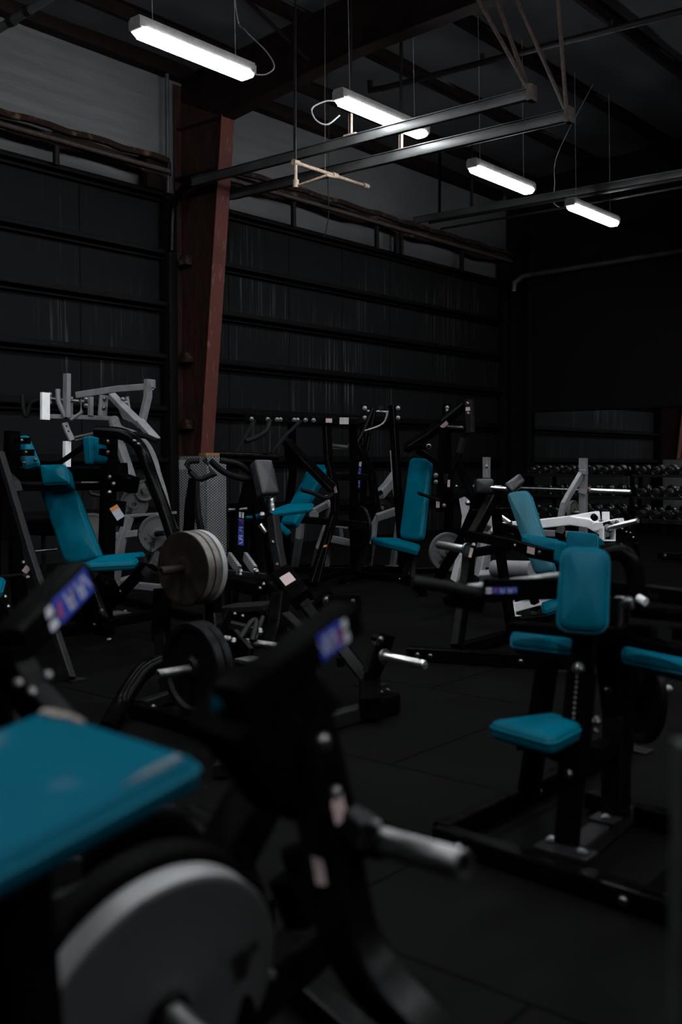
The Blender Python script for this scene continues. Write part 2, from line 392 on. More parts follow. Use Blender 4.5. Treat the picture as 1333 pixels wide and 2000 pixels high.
def panel_mat():      # black painted wall panels with seams and pale vertical drips
    m, nt, b = new_mat('black_wall_panels'); N = nt.nodes; L = nt.links
    g = N.new('ShaderNodeNewGeometry'); sx = N.new('ShaderNodeSeparateXYZ'); L.new(g.outputs['Position'], sx.inputs[0])
    def mth(op, a, bb=None):
        n = N.new('ShaderNodeMath'); n.operation = op
        for i, x in enumerate((a, bb)):
            if x is None: continue
            if isinstance(x, (int, float)): n.inputs[i].default_value = x
            else: L.new(x, n.inputs[i])
        return n.outputs[0]
    mp = N.new('ShaderNodeMapping'); mp.inputs['Scale'].default_value = (26, 26, .55); L.new(g.outputs['Position'], mp.inputs[0])
    n1 = N.new('ShaderNodeTexNoise'); n1.inputs['Scale'].default_value = 1; n1.inputs['Detail'].default_value = 3; L.new(mp.outputs[0], n1.inputs['Vector'])
    n2 = N.new('ShaderNodeTexNoise'); n2.inputs['Scale'].default_value = .55; n2.inputs['Detail'].default_value = 2; L.new(g.outputs['Position'], n2.inputs['Vector'])
    drip = mth('MULTIPLY', mth('MULTIPLY', mth('SUBTRACT', n1.outputs['Fac'], .57), 5.0), mth('MULTIPLY', mth('SUBTRACT', n2.outputs['Fac'], .45), 7.0))
    dc = N.new('ShaderNodeClamp'); L.new(mth('MULTIPLY', drip, mth('GREATER_THAN', n1.outputs['Fac'], .57)), dc.inputs[0])
    X = mth('FRACT', mth('DIVIDE', mth('SUBTRACT', sx.outputs[0], 13.2-14.5), 1.45)); e = mth('MINIMUM', X, mth('SUBTRACT', 1.0, X)); seam = mth('LESS_THAN', e, .009)
    mx = N.new('ShaderNodeMix'); mx.data_type = 'RGBA'; L.new(dc.outputs[0], mx.inputs[0]); mx.inputs[6].default_value = (.0088, .009, .0096, 1); mx.inputs[7].default_value = (.055, .055, .056, 1)
    m2 = N.new('ShaderNodeMix'); m2.data_type = 'RGBA'; L.new(seam, m2.inputs[0]); L.new(mx.outputs[2], m2.inputs[6]); m2.inputs[7].default_value = (.003, .003, .003, 1)
    L.new(m2.outputs[2], b.inputs['Base Color']); b.inputs['Roughness'].default_value = .8; b.inputs['Specular IOR Level'].default_value = .05
    return m
def white_mat():      # grey-white vinyl-faced insulation with sagging wrinkles
    m, nt, b = new_mat('wall_insulation_facing'); N = nt.nodes; L = nt.links
    g = N.new('ShaderNodeNewGeometry'); mp = N.new('ShaderNodeMapping'); mp.inputs['Scale'].default_value = (.5, .5, 3.2); L.new(g.outputs['Position'], mp.inputs[0])
    n1 = N.new('ShaderNodeTexNoise'); n1.inputs['Scale'].default_value = 1.5; n1.inputs['Detail'].default_value = 4; L.new(mp.outputs[0], n1.inputs['Vector'])
    n2 = N.new('ShaderNodeTexNoise'); n2.inputs['Scale'].default_value = .7; n2.inputs['Detail'].default_value = 4; L.new(g.outputs['Position'], n2.inputs['Vector'])
    cr = N.new('ShaderNodeValToRGB'); cr.color_ramp.elements[0].position = .3; cr.color_ramp.elements[1].position = .7
    cr.color_ramp.elements[0].color = (.085, .086, .089, 1); cr.color_ramp.elements[1].color = (.115, .115, .118, 1); L.new(n2.outputs['Fac'], cr.inputs[0]); L.new(cr.outputs[0], b.inputs['Base Color'])
    wv = N.new('ShaderNodeTexWave'); wv.wave_type = 'RINGS'; wv.inputs['Scale'].default_value = 1.2; wv.inputs['Distortion'].default_value = 2.5; wv.inputs['Detail'].default_value = 2
    mp2 = N.new('ShaderNodeMapping'); mp2.inputs['Location'].default_value = (-15.8, -YW, -11.2); mp2.inputs['Scale'].default_value = (.7, 1, 1.3); L.new(g.outputs['Position'], mp2.inputs[0]); L.new(mp2.outputs[0], wv.inputs['Vector'])
    bp = N.new('ShaderNodeBump'); bp.inputs['Strength'].default_value = .3; bp.inputs['Distance'].default_value = .08; L.new(n1.outputs['Fac'], bp.inputs['Height'])
    bp2 = N.new('ShaderNodeBump'); bp2.inputs['Strength'].default_value = .10; bp2.inputs['Distance'].default_value = .03; L.new(wv.outputs['Fac'], bp2.inputs['Height']); L.new(bp.outputs[0], bp2.inputs['Normal'])
    L.new(bp2.outputs[0], b.inputs['Normal']); b.inputs['Roughness'].default_value = .5
    return m
def roof_mat():
    m = mat('ceiling_insulation_facing', (.055, .056, .060), .6, spec=.1, var=.2, scale=1.2, bump=.6, bscale=1.6)
    return m
WM = white_mat(); PM = panel_mat()
ZB = 5.44
mb = MB(); box(mb, (9, YW+.1, ZB/2), EX, EY, EZ, 30, .2, ZB, .001); structure(mb.build('wall_left', PM))
mb = MB(); box(mb, (9, YW+.13, (ZB+EAVE+.3)/2), EX, EY, EZ, 30, .2, EAVE+.3-ZB, .001); structure(mb.build('wall_left_upper', WM))
mb = MB(); box(mb, (XW+.1, 6.2, 4.2), EX, EY, EZ, .2, 14, 8.6, .001); structure(mb.build('wall_end', mat('black_end_wall', (.0042, .0042, .0045), .8, var=.2, spec=.15)))
BW = mat('black_partition', (.0034, .0034, .0037), .85, var=.2, spec=.12)
mb = MB(); box(mb, (XM+.08, 1.2, 1.0), EX, EY, EZ, .12, 20.4, 2.0, .001)
box(mb, (XM+.08, 1.2, (2.53+8.9)/2), EX, EY, EZ, .16, 20.4, 8.9-2.53, .001); box(mb, (XM+.12, 1.2, 2.3), EX, EY, EZ, .08, 20.4, .6, .001)
structure(mb.build('wall_end_partition', BW))
# ceiling: sagging insulation between purlins
mb = MB(); vs = []; fs = []; ny = 96; nx = 60
for j in range(ny+1):
    Y = YW+.1-24*j/ny
    for i in range(nx+1):
        X = -5+25.6*i/nx; a = (YW-Y)
        sag = .06*abs(math.sin(math.pi*(a-1.0)/1.5))+.02*math.sin(X*1.7+a)
        vs.append((X, Y, roofz(Y)-sag))
for j in range(ny):
    for i in range(nx): q = j*(nx+1)+i; fs.append((q, q+1, q+nx+2, q+nx+1))
mb.add(vs, fs); structure(mb.build('ceiling', roof_mat()))
mb = MB(); box(mb, (7.8, .3, 9.1), EX, EY, EZ, 25.6, 24, .06, .001); structure(mb.build('ceiling_deck', BW))
# purlins and eave strut (each one a building member)
k = 0
for a in (1.0, 2.5, 4.0, 5.5, 7.0, 8.5, 10.0):
    Y = YW-a; z = roofz(Y); mb = MB()
    sweep(mb, [(-4, Y, z-.13), (XM-.01, Y, z-.13)], [(-.004, -.11), (.004, -.11), (.004, .10), (.07, .10), (.07, .115), (-.004, .115)], EZ)
    sweep(mb, [(-4, Y-.035, z-.238), (XM-.01, Y-.035, z-.238)], rsec(.078, .01), EZ)
    k += 1; structure(mb.build('trim_%d' % k, 'dark_red'))
mb = MB(); box(mb, (8, YW-.09, EAVE+.11), EY, EZ, EX, .2, .26, 24, .01); k += 1; structure(mb.build('trim_%d' % k, 'dark_red'))
# wall girts
for z in (ZB, 4.58, 3.80, 3.01, 2.22, 1.44, .65):
    for (x0, x1) in ((-4, 10.44), (10.98, XW)):
        mb = MB(); q = .16
        sweep(mb, [(x0, YW-.006, z), (x1, YW-.006, z)], [(-.0, -.09), (.10, -.09), (.10, -.075), (.012, -.075), (.012, .09), (0, .09)], EZ)
        sweep(mb, [(x0, YW-.09, z+.04), (x1, YW-.09, z+.04)], rsec(.17, .012), EZ)
        sweep(mb, [(x0, YW-.168, z+.012), (x1, YW-.168, z+.012)], rsec(.012, .06), EZ)
        k += 1; structure(mb.build('trim_%d' % k, 'dark_trim'))
for X in (10.38, 11.06, 20.2):     # black jambs beside the column and in the corner
    mb = MB(); box(mb, (X, YW-.11, 2.7), EX, EY, EZ, .16, .24, 5.4, .006); k += 1; structure(mb.build('trim_%d' % k, 'dark_trim'))
mb = MB(); box(mb, (XM+.02, 11.35, 2.7), EX, EY, EZ, .2, .1, 5.4, .006); k += 1; structure(mb.build('trim_%d' % k, 'dark_trim'))

# mirror on the end partition
mm, nt, b = new_mat('mirror_glass'); b.inputs['Metallic'].default_value = 1; b.inputs['Roughness'].default_value = .015; b.inputs['Base Color'].default_value = (.78, .80, .80, 1)
mt = thing('wall_mirror', 'long frameless wall mirror behind the dumbbell rack, reflecting the girts of the black wall', 'mirror', (XM-.02, 8, .3))
ys = [11.22-1.83*i for i in range(8)]
for i in range(7):
    mb = MB(); y0, y1 = ys[i], ys[i+1]; box(mb, (XM-.01, (y0+y1)/2, 1.36), EY, EX, EZ, abs(y0-y1)-.004, .012, 2.3, .001); mb.build('mirror_pane', mm, mt, smooth=False)
mb = MB(); box(mb, (XM-.014, (ys[0]+ys[-1])/2, .2), EY, EX, EZ, 12.8, .02, .03, .002); mb.build('mirror_rail', 'chrome', mt)

# ------------------------------------------------------------------ steel portal frame: column + tapered rafter
ct = thing('steel_column', 'tapered red-primed steel column standing in the diamond plate box against the black wall', 'column', (10.6, 11.9, 0))
XC = 10.72
def web(pts, x, th, name, m, root):   # polygon in the Y-Z plane, thickness along X
    mb = MB(); n = len(pts); vs = [(x-th/2, a, b) for a, b in pts]+[(x+th/2, a, b) for a, b in pts]
    fs = [tuple(range(n)), tuple(reversed(range(n, 2*n)))]+[(i, i+n, (i+1) % n+n, (i+1) % n) for i in range(n)]
    mb.add(vs, fs); return mb.build(name, m, root, smooth=False)
ZT = 6.52
web([(12.24, 0), (11.86, 0), (11.2, ZT), (11.2, 7.1), (12.24, 7.2)], XC, .012, 'web', 'red', ct)
mb = MB(); sweep(mb, [(XC, 11.84, 0), (XC, 11.18, ZT)], rsec(.26, .02, .003), EY); mb.build('inner_flange', 'red_scraped', ct)
mb = MB(); sweep(mb, [(XC, 12.23, 0), (XC, 12.23, 7.2)], rsec(.26, .02, .003), EY); mb.build('outer_flange', 'red', ct)
mb = MB(); sweep(mb, [(XC, 12.2, ZT), (XC, 11.24, ZT)], rsec(.24, .016, .003), EZ); mb.build('stiffener', 'red', ct)
mb = MB(); sweep(mb, [(XC-.13, 12.2, 5.75), (XC-.13, 11.25, 5.75)], rsec(.03, .05, .003), EZ); mb.build('angle_brace', 'dark_red', ct)
for z in (4.5, 3.02, 2.0):
    mb = MB(); box(mb, (XC-.12, 12.0, z), EX, EY, EZ, .14, .16, .14, .01); mb.build('girt_clip', 'brown', ct)
rt = thing('roof_rafter', 'dark red tapered roof rafter rising from the top of the column', 'rafter', (10.6, 11.1, 6.5))
prof = [(12.2, 6.95), (11.2, 6.5), (10.97, 6.53), (9.61, 6.71), (8.69, 6.82), (6.26, 6.92), (0, 7.3), (-8, 7.9)]
top = [(Y, roofz(Y)-.26) for Y, _ in prof]
web(prof+list(reversed(top)), XC, .014, 'web', 'dark_red', rt)
mb = MB(); sweep(mb, [(XC, a, b) for a, b in prof[1:]], rsec(.24, .018, .003), EZ); mb.build('bottom_flange', 'dark_red', rt)
mb = MB(); sweep(mb, [(XC, a, b) for a, b in top], rsec(.24, .018, .003), EZ); mb.build('top_flange', 'dark_red', rt)
for i, (x, y) in enumerate(((9.7, 9.76), (9.55, 6.76))):
    mb = MB(); sweep(mb, [(XC-.02, y-.2, 6.93), (x, y, roofz(y)-.24)], rsec(.04, .04, .004), EX); mb.build('flange_brace', 'dark_red', rt)

# diamond plate guard
def diamond_mat():
    m, nt, b = new_mat('diamond_plate'); N = nt.nodes; L = nt.links
    g = N.new('ShaderNodeNewGeometry'); sx = N.new('ShaderNodeSeparateXYZ'); L.new(g.outputs['Position'], sx.inputs[0])
    def mth(op, a, bb=None):
        n = N.new('ShaderNodeMath'); n.operation = op
        for i, x in enumerate((a, bb)):
            if x is None: continue
            if isinstance(x, (int, float)): n.inputs[i].default_value = x
            else: L.new(x, n.inputs[i])
        return n.outputs[0]
    h = mth('ADD', sx.outputs[0], sx.outputs[1]); a = mth('DIVIDE', h, .033); c = mth('DIVIDE', sx.outputs[2], .042)
    par = mth('MULTIPLY', mth('FLOOR', a), .5); c = mth('ADD', c, par)
    fa = mth('SUBTRACT', mth('FRACT', a), .5); fc = mth('SUBTRACT', mth('FRACT', c), .5)
    u = mth('ADD', mth('MULTIPLY', fa, .72), mth('MULTIPLY', fc, .72)); v = mth('SUBTRACT', mth('MULTIPLY', fa, .9), mth('MULTIPLY', fc, .5))
    d = mth('ADD', mth('POWER', mth('ABSOLUTE', mth('MULTIPLY', u, 2.6)), 2.0), mth('POWER', mth('ABSOLUTE', mth('MULTIPLY', v, 6.0)), 2.0))
    hgt = mth('MAXIMUM', mth('SUBTRACT', 1.0, d), 0.0)
    bp = N.new('ShaderNodeBump'); bp.inputs['Strength'].default_value = 1.; bp.inputs['Distance'].default_value = .006; L.new(hgt, bp.inputs['Height']); L.new(bp.outputs[0], b.inputs['Normal'])
    cr = N.new('ShaderNodeValToRGB'); cr.color_ramp.elements[0].color = (.10, .10, .105, 1); cr.color_ramp.elements[1].color = (.95, .95, .97, 1); cr.color_ramp.elements[1].position = .35; L.new(hgt, cr.inputs[0]); L.new(cr.outputs[0], b.inputs['Base Color'])
    b.inputs['Metallic'].default_value = .6; b.inputs['Roughness'].default_value = .4
    return m
DM = diamond_mat()
dt = thing('column_guard', 'bright diamond tread plate box with wooden top around the red column foot', 'column guard', (10.55, 11.8, 0))
x0, x1, y0 = 10.52, 10.93, 11.48
for (a, b_, nm) in (((x0, 12.2), (x0, y0), 'side_sheet'), ((x0, y0), (x1, y0), 'front_sheet'), ((x1, y0), (x1, 12.2), 'side_sheet')):
    mb = MB(); d = V((b_[0]-a[0], b_[1]-a[1], 0)); box(mb, ((a[0]+b_[0])/2, (a[1]+b_[1])/2, .755), d.normalized(), EZ.cross(d.normalized()), EZ, d.length+.006, .006, 1.51, .001); mb.build(nm, DM, dt, smooth=False)
mb = MB(); box(mb, (10.66, 11.55, 1.535), EX, EY, EZ, .30, .16, .045, .006); mb.build('wooden_top', 'wood', dt)
pn = MB(); box(pn, (x0-.006, 12.05, 1.38), EY, EX, EZ, .2, .003, .15, .001); pn = pn.build('paper_notice', 'paper', None, smooth=False)
tag(pn, 'small pale paper sheet taped high on the left side of the diamond plate box', 'paper')

# ------------------------------------------------------------------ lamps
def fixture(X, Y, z, L=1.82, label=None, wires=True):
    t = thing('strip_light', label, 'ceiling light', (X, Y, z), 'fluorescent strip lights hung from the roof')
    a, b = V((X-L/2, Y, z)), V((X+L/2, Y, z))
    mb = MB(); sweep(mb, [a+EZ*.075, b+EZ*.075], [(-.08, -.03), (.08, -.03), (.082, -.02), (.07, .07), (-.07, .07), (-.082, -.02)], EZ); mb.build('housing', 'housing', t)
    mb = MB(); sweep(mb, [a+EX*.07, b-EX*.07], [(-.06, -.034), (.06, -.034), (.085, .0), (.088, .04), (-.088, .04), (-.085, .0)], EZ); mb.build('diffuser', 'lamp', t, smooth=False)
    for q, s in ((a, 1), (b, -1)):
        mb = MB(); ww = [(-.06, -.034), (.06, -.034), (.085, .0), (.088, .04), (-.088, .04), (-.085, .0)]
        vs = [q+EX*s*.072+V((0, x, y)) for x, y in ww]+[q+EX*s*.01+V((0, x*.8, y*.55+.012)) for x, y in ww]
        mb.add(vs, [tuple(range(6)), tuple(reversed(range(6, 12)))]+[(i, (i+1) % 6, (i+1) % 6+6, i+6) for i in range(6)]); mb.build('lens_end', 'lamp_end', t)
        mb = MB(); sweep(mb, [q-EX*s*.006+EZ*.072, q+EX*s*.012+EZ*.072], rsec(.17, .10, .01), EZ); mb.build('end_cap', 'housing', t)
        if wires:
            q2 = q+EX*s*.22+EZ*.11; tube(t, 'hanging_wire', [q2, V((q2.x, Y+.05, roofz(Y)-.1))], .004, 'cable', n=6)
    return t
fixture(7.18, 7.95, 5.53, 1.56, label='nearest and largest strip light, top left above the left wall')
fixture(10.30, 7.95, 5.685, 1.76, label='second strip light of the row, partly crossed by the grey door track')
fixture(13.15, 7.95, 5.52, 1.66, label='third strip light of the row, right of the door tracks')
fixture(16.08, 7.95, 5.55, 1.70, label='farthest and smallest strip light, against the black end wall')
fixture(7.85, 4.02, 5.55, 1.82, label='strip light whose tip just shows at the top right edge')
for (X, Y) in ((4.05, 7.95), (1.0, 7.95), (4.6, 4.02), (1.6, 4.02), (-2.5, 4.02), (2.6, 0.0), (5.65, 0.0), (8.7, 0.0), (11.75, 0.0), (14.8, 0.0), (-.4, 0.0), (5.65, -4.2), (8.7, -4.2), (11.75, -4.2), (2.6, -4.2), (-1.0, -4.2)):  # unseen rows; several fixtures added to brighten camera-facing sides and the left pad
    fixture(X, Y, 5.55, label='unseen strip light added to carry the rows on outside the picture', wires=False)
# power leads
def lead(pts, label, r=.009, m='cable'):
    mb = MB(); sweep(mb, smooth(pts, 8), csec(r, 8), EZ); o = mb.build('power_cable', m); tag(o, label, 'cable'); return o
lead([p(496, 145, 12.9), p(520, 145, 12.9), p(536, 130, 12.9), p(520, 100, 13), p(480, 60, 13.2), p(463, 30, 13.4), V((8.35, 8.7, 7.55))], 'grey lead curving up from the right end of the nearest strip light')
lead([p(656, 197, 12.9), p(635, 198, 12.9), p(610, 212, 12.9), p(618, 235, 12.9), p(640, 243, 12.9), p(664, 225, 12.9)], 'pale lead looping beside the left end of the second strip light', .011)
lead([V((16.0, 7.95, 7.7)), p(1090, 300, 18.0), p(1084, 360, 18.2), p(1082, 392, 18.4), p(1088, 402, 18.4), p(1100, 405, 18.4), p(1110, 398, 18.4)], 'thin lead dropping to the left end of the farthest strip light', .007)
q9 = p(640, 150, 14.5); lead([V((q9.x, q9.y, roofz(q9.y)-.05)), q9, p(643, 260, 14.5), p(641, 350, 14.6), p(642, 420, 14.7), p(634, 464, 14.8)], 'thin cable hanging down beside the tan pipe in front of the grey wall', .006, 'dark_pipe')

# ------------------------------------------------------------------ door tracks, pipes, rods
def track(name, label, a, b, size, m, extra=None):
    t = thing(name, label, 'overhead track', a)
    mb = MB(); sweep(mb, [a, b], rsec(size*.8, size*1.15, .012), EZ); mb.build('channel', m, t)
    mb = MB(); sweep(mb, [V(a)+EZ*(size*.62), V(b)+EZ*(size*.62)], rsec(size*1.1, .012, .003), EZ); mb.build('top_angle', m, t)
    return t
def rod(root, a, b, r=.014, m='rust_rod', name='hanger_rod'):
    mb = MB(); sweep(mb, [a, b], rsec(r*2, r*2, r*.3), EX); return mb.build(name, m, root)
t1 = track('door_track', 'nearer grey overhead door track running out from the red column, crossing the second light', V((10.32, 11.5, 5.53)), V((10.32, 5.87, 5.53)), .10, 'galv')
tube(t1, 'curved_end', [V((10.32, 11.5, 5.53)), V((10.32, 11.75, 5.47)), V((10.32, 11.92, 5.31)), V((10.32, 11.98, 5.05)), V((10.32, 12.0, 4.6))], .05, 'black', k=5)
t2 = track('door_track', 'farther grey overhead door track emerging from behind the red column', V((11.0, 11.4, 5.46)), V((11.0, 5.76, 5.44)), .11, 'galv')
tube(t2, 'curved_end', [V((11.0, 11.4, 5.46)), V((11.0, 11.7, 5.4)), V((11.0, 11.9, 5.22)), V((11.0, 11.97, 5.0)), V((11.0, 12.0, 4.6))], .055, 'black', k=5)
for (t, X, Yh, zt) in ((t1, 10.32, (8.5,), 5.6), (t2, 11.0, (8.2,), 5.51)):
    for y in Yh:
        rod(t, V((X, y, zt)), V((X, y, roofz(y)-.24)), .018, 'dark_pipe')
        mb = MB(); box(mb, (X, y, zt+.01), EY, EX, EZ, .2, .06, .03, .004); mb.build('hanger_foot', 'tan_pipe', t)
        mb = MB(); box(mb, (X, y, zt+.14), EY, EX, EZ, .05, .035, .28, .004); mb.build('hanger_strap', 'tan_pipe', t)
e1 = V((10.32, 5.90, 5.57)); e2 = V((11.0, 5.79, 5.48))
for (t, e, tops) in ((t1, e1, ((10.32, 7.0, 7.5), (10.6, 6.76, 7.5))), (t2, e2, ((11.0, 6.76, 7.6), (11.0, 6.0, 7.65)))):
    for tp in tops: rod(t, e, V(tp), .02)
    mb = MB(); box(mb, e+V((0, -.03, -.03)), EX, EY, EZ, .13, .07, .18, .006); mb.build('end_bracket', 'rust_rod', t)
t3 = track('door_track', 'long grey overhead track with side pipes reaching to the right edge under the farthest light', V((16.4, 11.9, 6.12)), V((16.4, 1.0, 6.02)), .10, 'galv')
tube(t3, 'side_pipe', [V((16.2, 11.4, 5.98)), V((16.2, 1.0, 5.9))], .03, 'dark_pipe'); tube(t3, 'side_pipe', [V((16.6, 11.4, 5.93)), V((16.6, 1.0, 5.9))], .022, 'dark_pipe')
for (x, yy) in ((813, 385), (831, 385), (838, 385), (922, 375)):
    q = onX(x, yy, 16.4); rod(t3, V((16.4, min(q.y, 11.3), 6.1)), V((16.4, min(q.y, 11.3), roofz(q.y)-.2)), .022, 'dark_pipe')
a = onX(1012, 540, 19.84); b = onX(1333, 490, 19.84)
w4 = thing('wall_pipe', 'grey pipe with a bent end running along the black end wall', 'pipe', a)
b2 = V((19.84, 1.0, b.z)); tube(w4, 'pipe', [a+V((0, .1, -.32)), a+V((0, .08, -.12)), a+V((0, -.15, 0)), a+V((0, -.6, .0)), b, b2], .055, 'galv')
for y in (9.6, 7.6, 5.6, 3.6):
    mb = MB(); box(mb, (19.93, y, b.z+.0), EX, EY, EZ, .09, .05, .16, .004); mb.build('pipe_clamp', 'dark_pipe', w4)
sp = thing('sprinkler_pipe', 'thin dark sprinkler pipe with upright heads crossing under the roof', 'pipe', (12.55, 9.9, 7.1))
q0 = onX(750, 172, 12.55); q1 = onX(1333, 22, 12.55); d = (q1-q0)
tube(sp, 'pipe', [q0, q1+d*.3], .045, 'dark_pipe'); tube(sp, 'elbow', [q0, onX(724, 176, 12.55), onX(723, 158, 12.55)], .045, 'dark_pipe')
for s in (.12, .38, .8):
    c = q0+d*s; tube(sp, 'sprinkler_head', [c, c+EZ*.12], .03, 'dark_pipe')
cp = thing('conduit', 'dark pipe crossing the extreme top left corner under the roof', 'pipe', (7, 11.5, 6.9))
q0 = onX(0, 55, 6.9); q1 = onX(95, -4, 6.9); tube(cp, 'pipe', [q0+(q0-q1)*.35, q1+(q1-q0)*.5], .05, 'galv')
for s in (.25, .6): c = q0+(q1-q0)*s; tube(cp, 'coupling', [c-EY*.05, c+EY*.05], .062, 'dark_pipe')
# more thin things under the roof
rr = thing('hanger_rods', 'thin dark rod hanging from the roof left of the second light', 'rod', p(577, 165, 14.5)); rod(rr, V((10.4, 9.55, 7.45)), V((10.4, 9.55, 5.62)), .012, 'dark_pipe')
rr.name = 'hanging_rod'
dp = thing('conduit', 'vertical grey conduit at the left side of the red column top', 'pipe', (10.33, 12.1, 5.4))
tube(dp, 'pipe', [V((10.36, 12.12, 7.35)), V((10.36, 12.12, 5.25))], .03, 'galv'); tube(dp, 'coupling', [V((10.36, 12.12, 5.95)), V((10.36, 12.12, 5.75))], .05, 'dark_pipe')
# tan pipe
tp = thing('gas_pipe', 'tan threaded pipe with a tee, hanging below the two door tracks', 'pipe', p(578, 318, 13.3))
A = p(578, 318, 13.3); dirx = EX*1.45; B = A+dirx; Cc = A+EX*.78
tube(tp, 'pipe', [A, B], .026, 'tan_pipe'); tube(tp, 'drop_pipe', [A, A-EZ*.30], .022, 'tan_pipe')
tube(tp, 'branch_pipe', [A-EZ*.30, p(638, 340, 13.1)-EZ*.02, Cc-EZ*.02], .018, 'tan_pipe')
for c, ax in ((A, EX), (B, EX), (Cc, EX), (A-EZ*.27, EZ)): tube(tp, 'pipe_fitting', [c-ax*.05, c+ax*.05], .04, 'tan_pipe')
tube(tp, 'hanging_wire', [Cc-EX*.2, V((Cc.x-.2, Cc.y, roofz(Cc.y)-.1))], .007, 'rust_rod', n=6); tube(tp, 'hanging_wire', [A, V((A.x, A.y, roofz(A.y)-.1))], .014, 'dark_pipe', n=6)

# dirty brown lagged pipe along the left wall
def lagging(x0, x1, label, X0hangs, zc):
    t = thing('lagged_pipe', label, 'pipe', (x0, 12.0, 6.0)); mb = MB(); n = 70; pts = []
    secs = []
    vs = []; fs = []; K = 16
    rnd = random.Random(int(x0*10))
    for i in range(n+1):
        x = x0+(x1-x0)*i/n; sag = .13*abs(math.sin(math.pi*(x-x0)/2.3)); r = .074+.012*math.sin(x*3.1)+rnd.uniform(-.012, .012)
        for j in range(K):
            a = 2*math.pi*j/K; rr_ = r*(1+.10*math.sin(3*a+x*2))+rnd.uniform(-.008, .008)
            vs.append((x, 12.0+rr_*math.cos(a)*.8, zc-sag*.6+rr_*math.sin(a)))
    for i in range(n):
        for j in range(K): j2 = (j+1) % K; fs.append((i*K+j, i*K+j2, (i+1)*K+j2, (i+1)*K+j))
    fs.append(tuple(range(K))); fs.append(tuple(n*K+j for j in range(K)))
    mb.add(vs, fs); mb.build('lagging', 'brown', t)
    mb = MB(); pts = [(x0+(x1-x0)*i/60, 11.93+.01*math.sin(i*1.9), zc+.085+.012*math.sin(i*.9)) for i in range(61)]
    sweep(mb, pts, rsec(.10, .085, .02), EZ); mb.build('ledge', 'brown', t)
    tube(t, 'inner_pipe', [V((x0, 11.9, zc-.08)), V((x1, 11.9, zc-.08))], .035, 'rust_rod')
    for X in X0hangs:
        mb = MB(); box(mb, (X, 12.02, (ZB+5.9)/2), EX, EY, EZ, .07, .07, 5.9-ZB, .006); mb.build('bracket', 'dark_pipe', t)
    return t
def hx(px): r = ray(px, 350); return 12.0*r.x/r.y
lagging(2.0, 10.2, 'torn brown lagged pipe on the grey wall left of the red column', [hx(112)], 5.82)
lagging(10.75, 20.1, 'torn brown lagged pipe on the grey wall right of the red column', [hx(575), hx(738), hx(776), hx(786), hx(905)], 5.97)
for i, (X) in enumerate((10.05, 20.15)):
    mb = MB(); box(mb, (X, 12.1, 5.72), EX, EY, EZ, .36, .2, .5, .006); k += 1; structure(mb.build('trim_%d' % k, 'dark_red'))

# ------------------------------------------------------------------ dumbbell rack
def dumbbell():
    t = thing('dumbbell', '', 'dumbbell', (0, 0, 0), 'round black dumbbells on the rack')
    for s in (-1, 1):
        mb = MB(); lathe(mb, V((s*.11, 0, 0)), V((s, 0, 0)), [(.0001, -.04), (.066, -.04), (.083, -.032), (.088, -.012), (.088, .02), (.08, .034), (.055, .041), (.05, .037), (.0001, .037)], 24); mb.build('head', 'db_head', t)
        mb = MB(); lathe(mb, V((s*.145, 0, 0)), V((s, 0, 0)), [(.0001, 0), (.016, 0), (.014, .004), (.0001, .004)], 14); mb.build('end_cap', 'bolt', t)
    cyl(t, 'handle', V((-.08, 0, 0)), V((.08, 0, 0)), .016, 'steel', 12); return t
M['db_head'] = mat('black_urethane', (.008, .008, .009), .25, spec=.7, var=.2)
DB = dumbbell(); first = True
def copy_thing(root, loc, scale=1.0, rot=None):
    r = root.copy(); COL.objects.link(r); r.location = loc; r.scale = (scale,)*3
    if rot is not None: r.rotation_euler = rot
    for ch in list(root.children):
        c = ch.copy(); COL.objects.link(c); c.parent = r
        for g in ch.children:
            d = g.copy(); COL.objects.link(d); d.parent = c
    return r
racks = [(11.0, 8.72, 'dumbbell rack standing in the corner, left of the bench press bar'), (8.55, 4.9, 'dumbbell rack along the mirror at the right edge')]
TZ = (1.27, .84, .41); tn = ('top', 'middle', 'bottom')
for ri, (ya, yb, lb) in enumerate(racks):
    t = thing('dumbbell_rack', 'black three-tier '+lb, 'dumbbell rack', (19.2, (ya+yb)/2, 0))
    for y in (ya, yb):
        beam(t, 'upright', [(19.42, y, .0), (19.5, y, 1.32)], .07, .07, 'black', EY); beam(t, 'foot', [(18.85, y, .035), (19.6, y, .035)], .07, .07)
    for z in TZ:
        for (dx, dz) in ((-.14, -.02), (.14, .045)):
            beam(t, 'tray_rail', [(19.25+dx, ya, z-.085+dz), (19.25+dx, yb, z-.085+dz)], .05, .02, 'black')
        for y in (ya-.04, yb+.04): beam(t, 'tray_arm', [(19.08, y, z-.11), (19.5, y, z-.05)], .05, .04, 'black')
        mb = MB(); sweep(mb, [(19.07, ya, z-.115), (19.07, yb, z-.115)], rsec(.008, .05, .002), EZ); mb.build('tray_lip', 'black_worn', t)
    for zi, z in enumerate(TZ):
        n = int((ya-yb-.2)/.255)
        for i in range(n):
            y = ya-.18-i*(ya-yb-.36)/(n-1); sc = (1.0, 1.12, 1.25)[zi]*(1+.02*(i % 3))
            loc = V((19.25, y, z+.0)); rot = (0, math.radians(-8), math.radians(random.uniform(-3, 3)))
            if first: o = DB; o.location = loc; o.scale = (sc,)*3; o.rotation_euler = rot; first = False
            else: o = copy_thing(DB, loc, sc, rot)
            o['label'] = 'round black dumbbell on the %s tier of the %s' % (tn[zi], 'corner rack' if ri == 0 else 'right-hand rack')
            o['group'] = 'dumbbells on the %s tier of the %s' % (tn[zi], 'corner rack' if ri == 0 else 'right-hand rack')

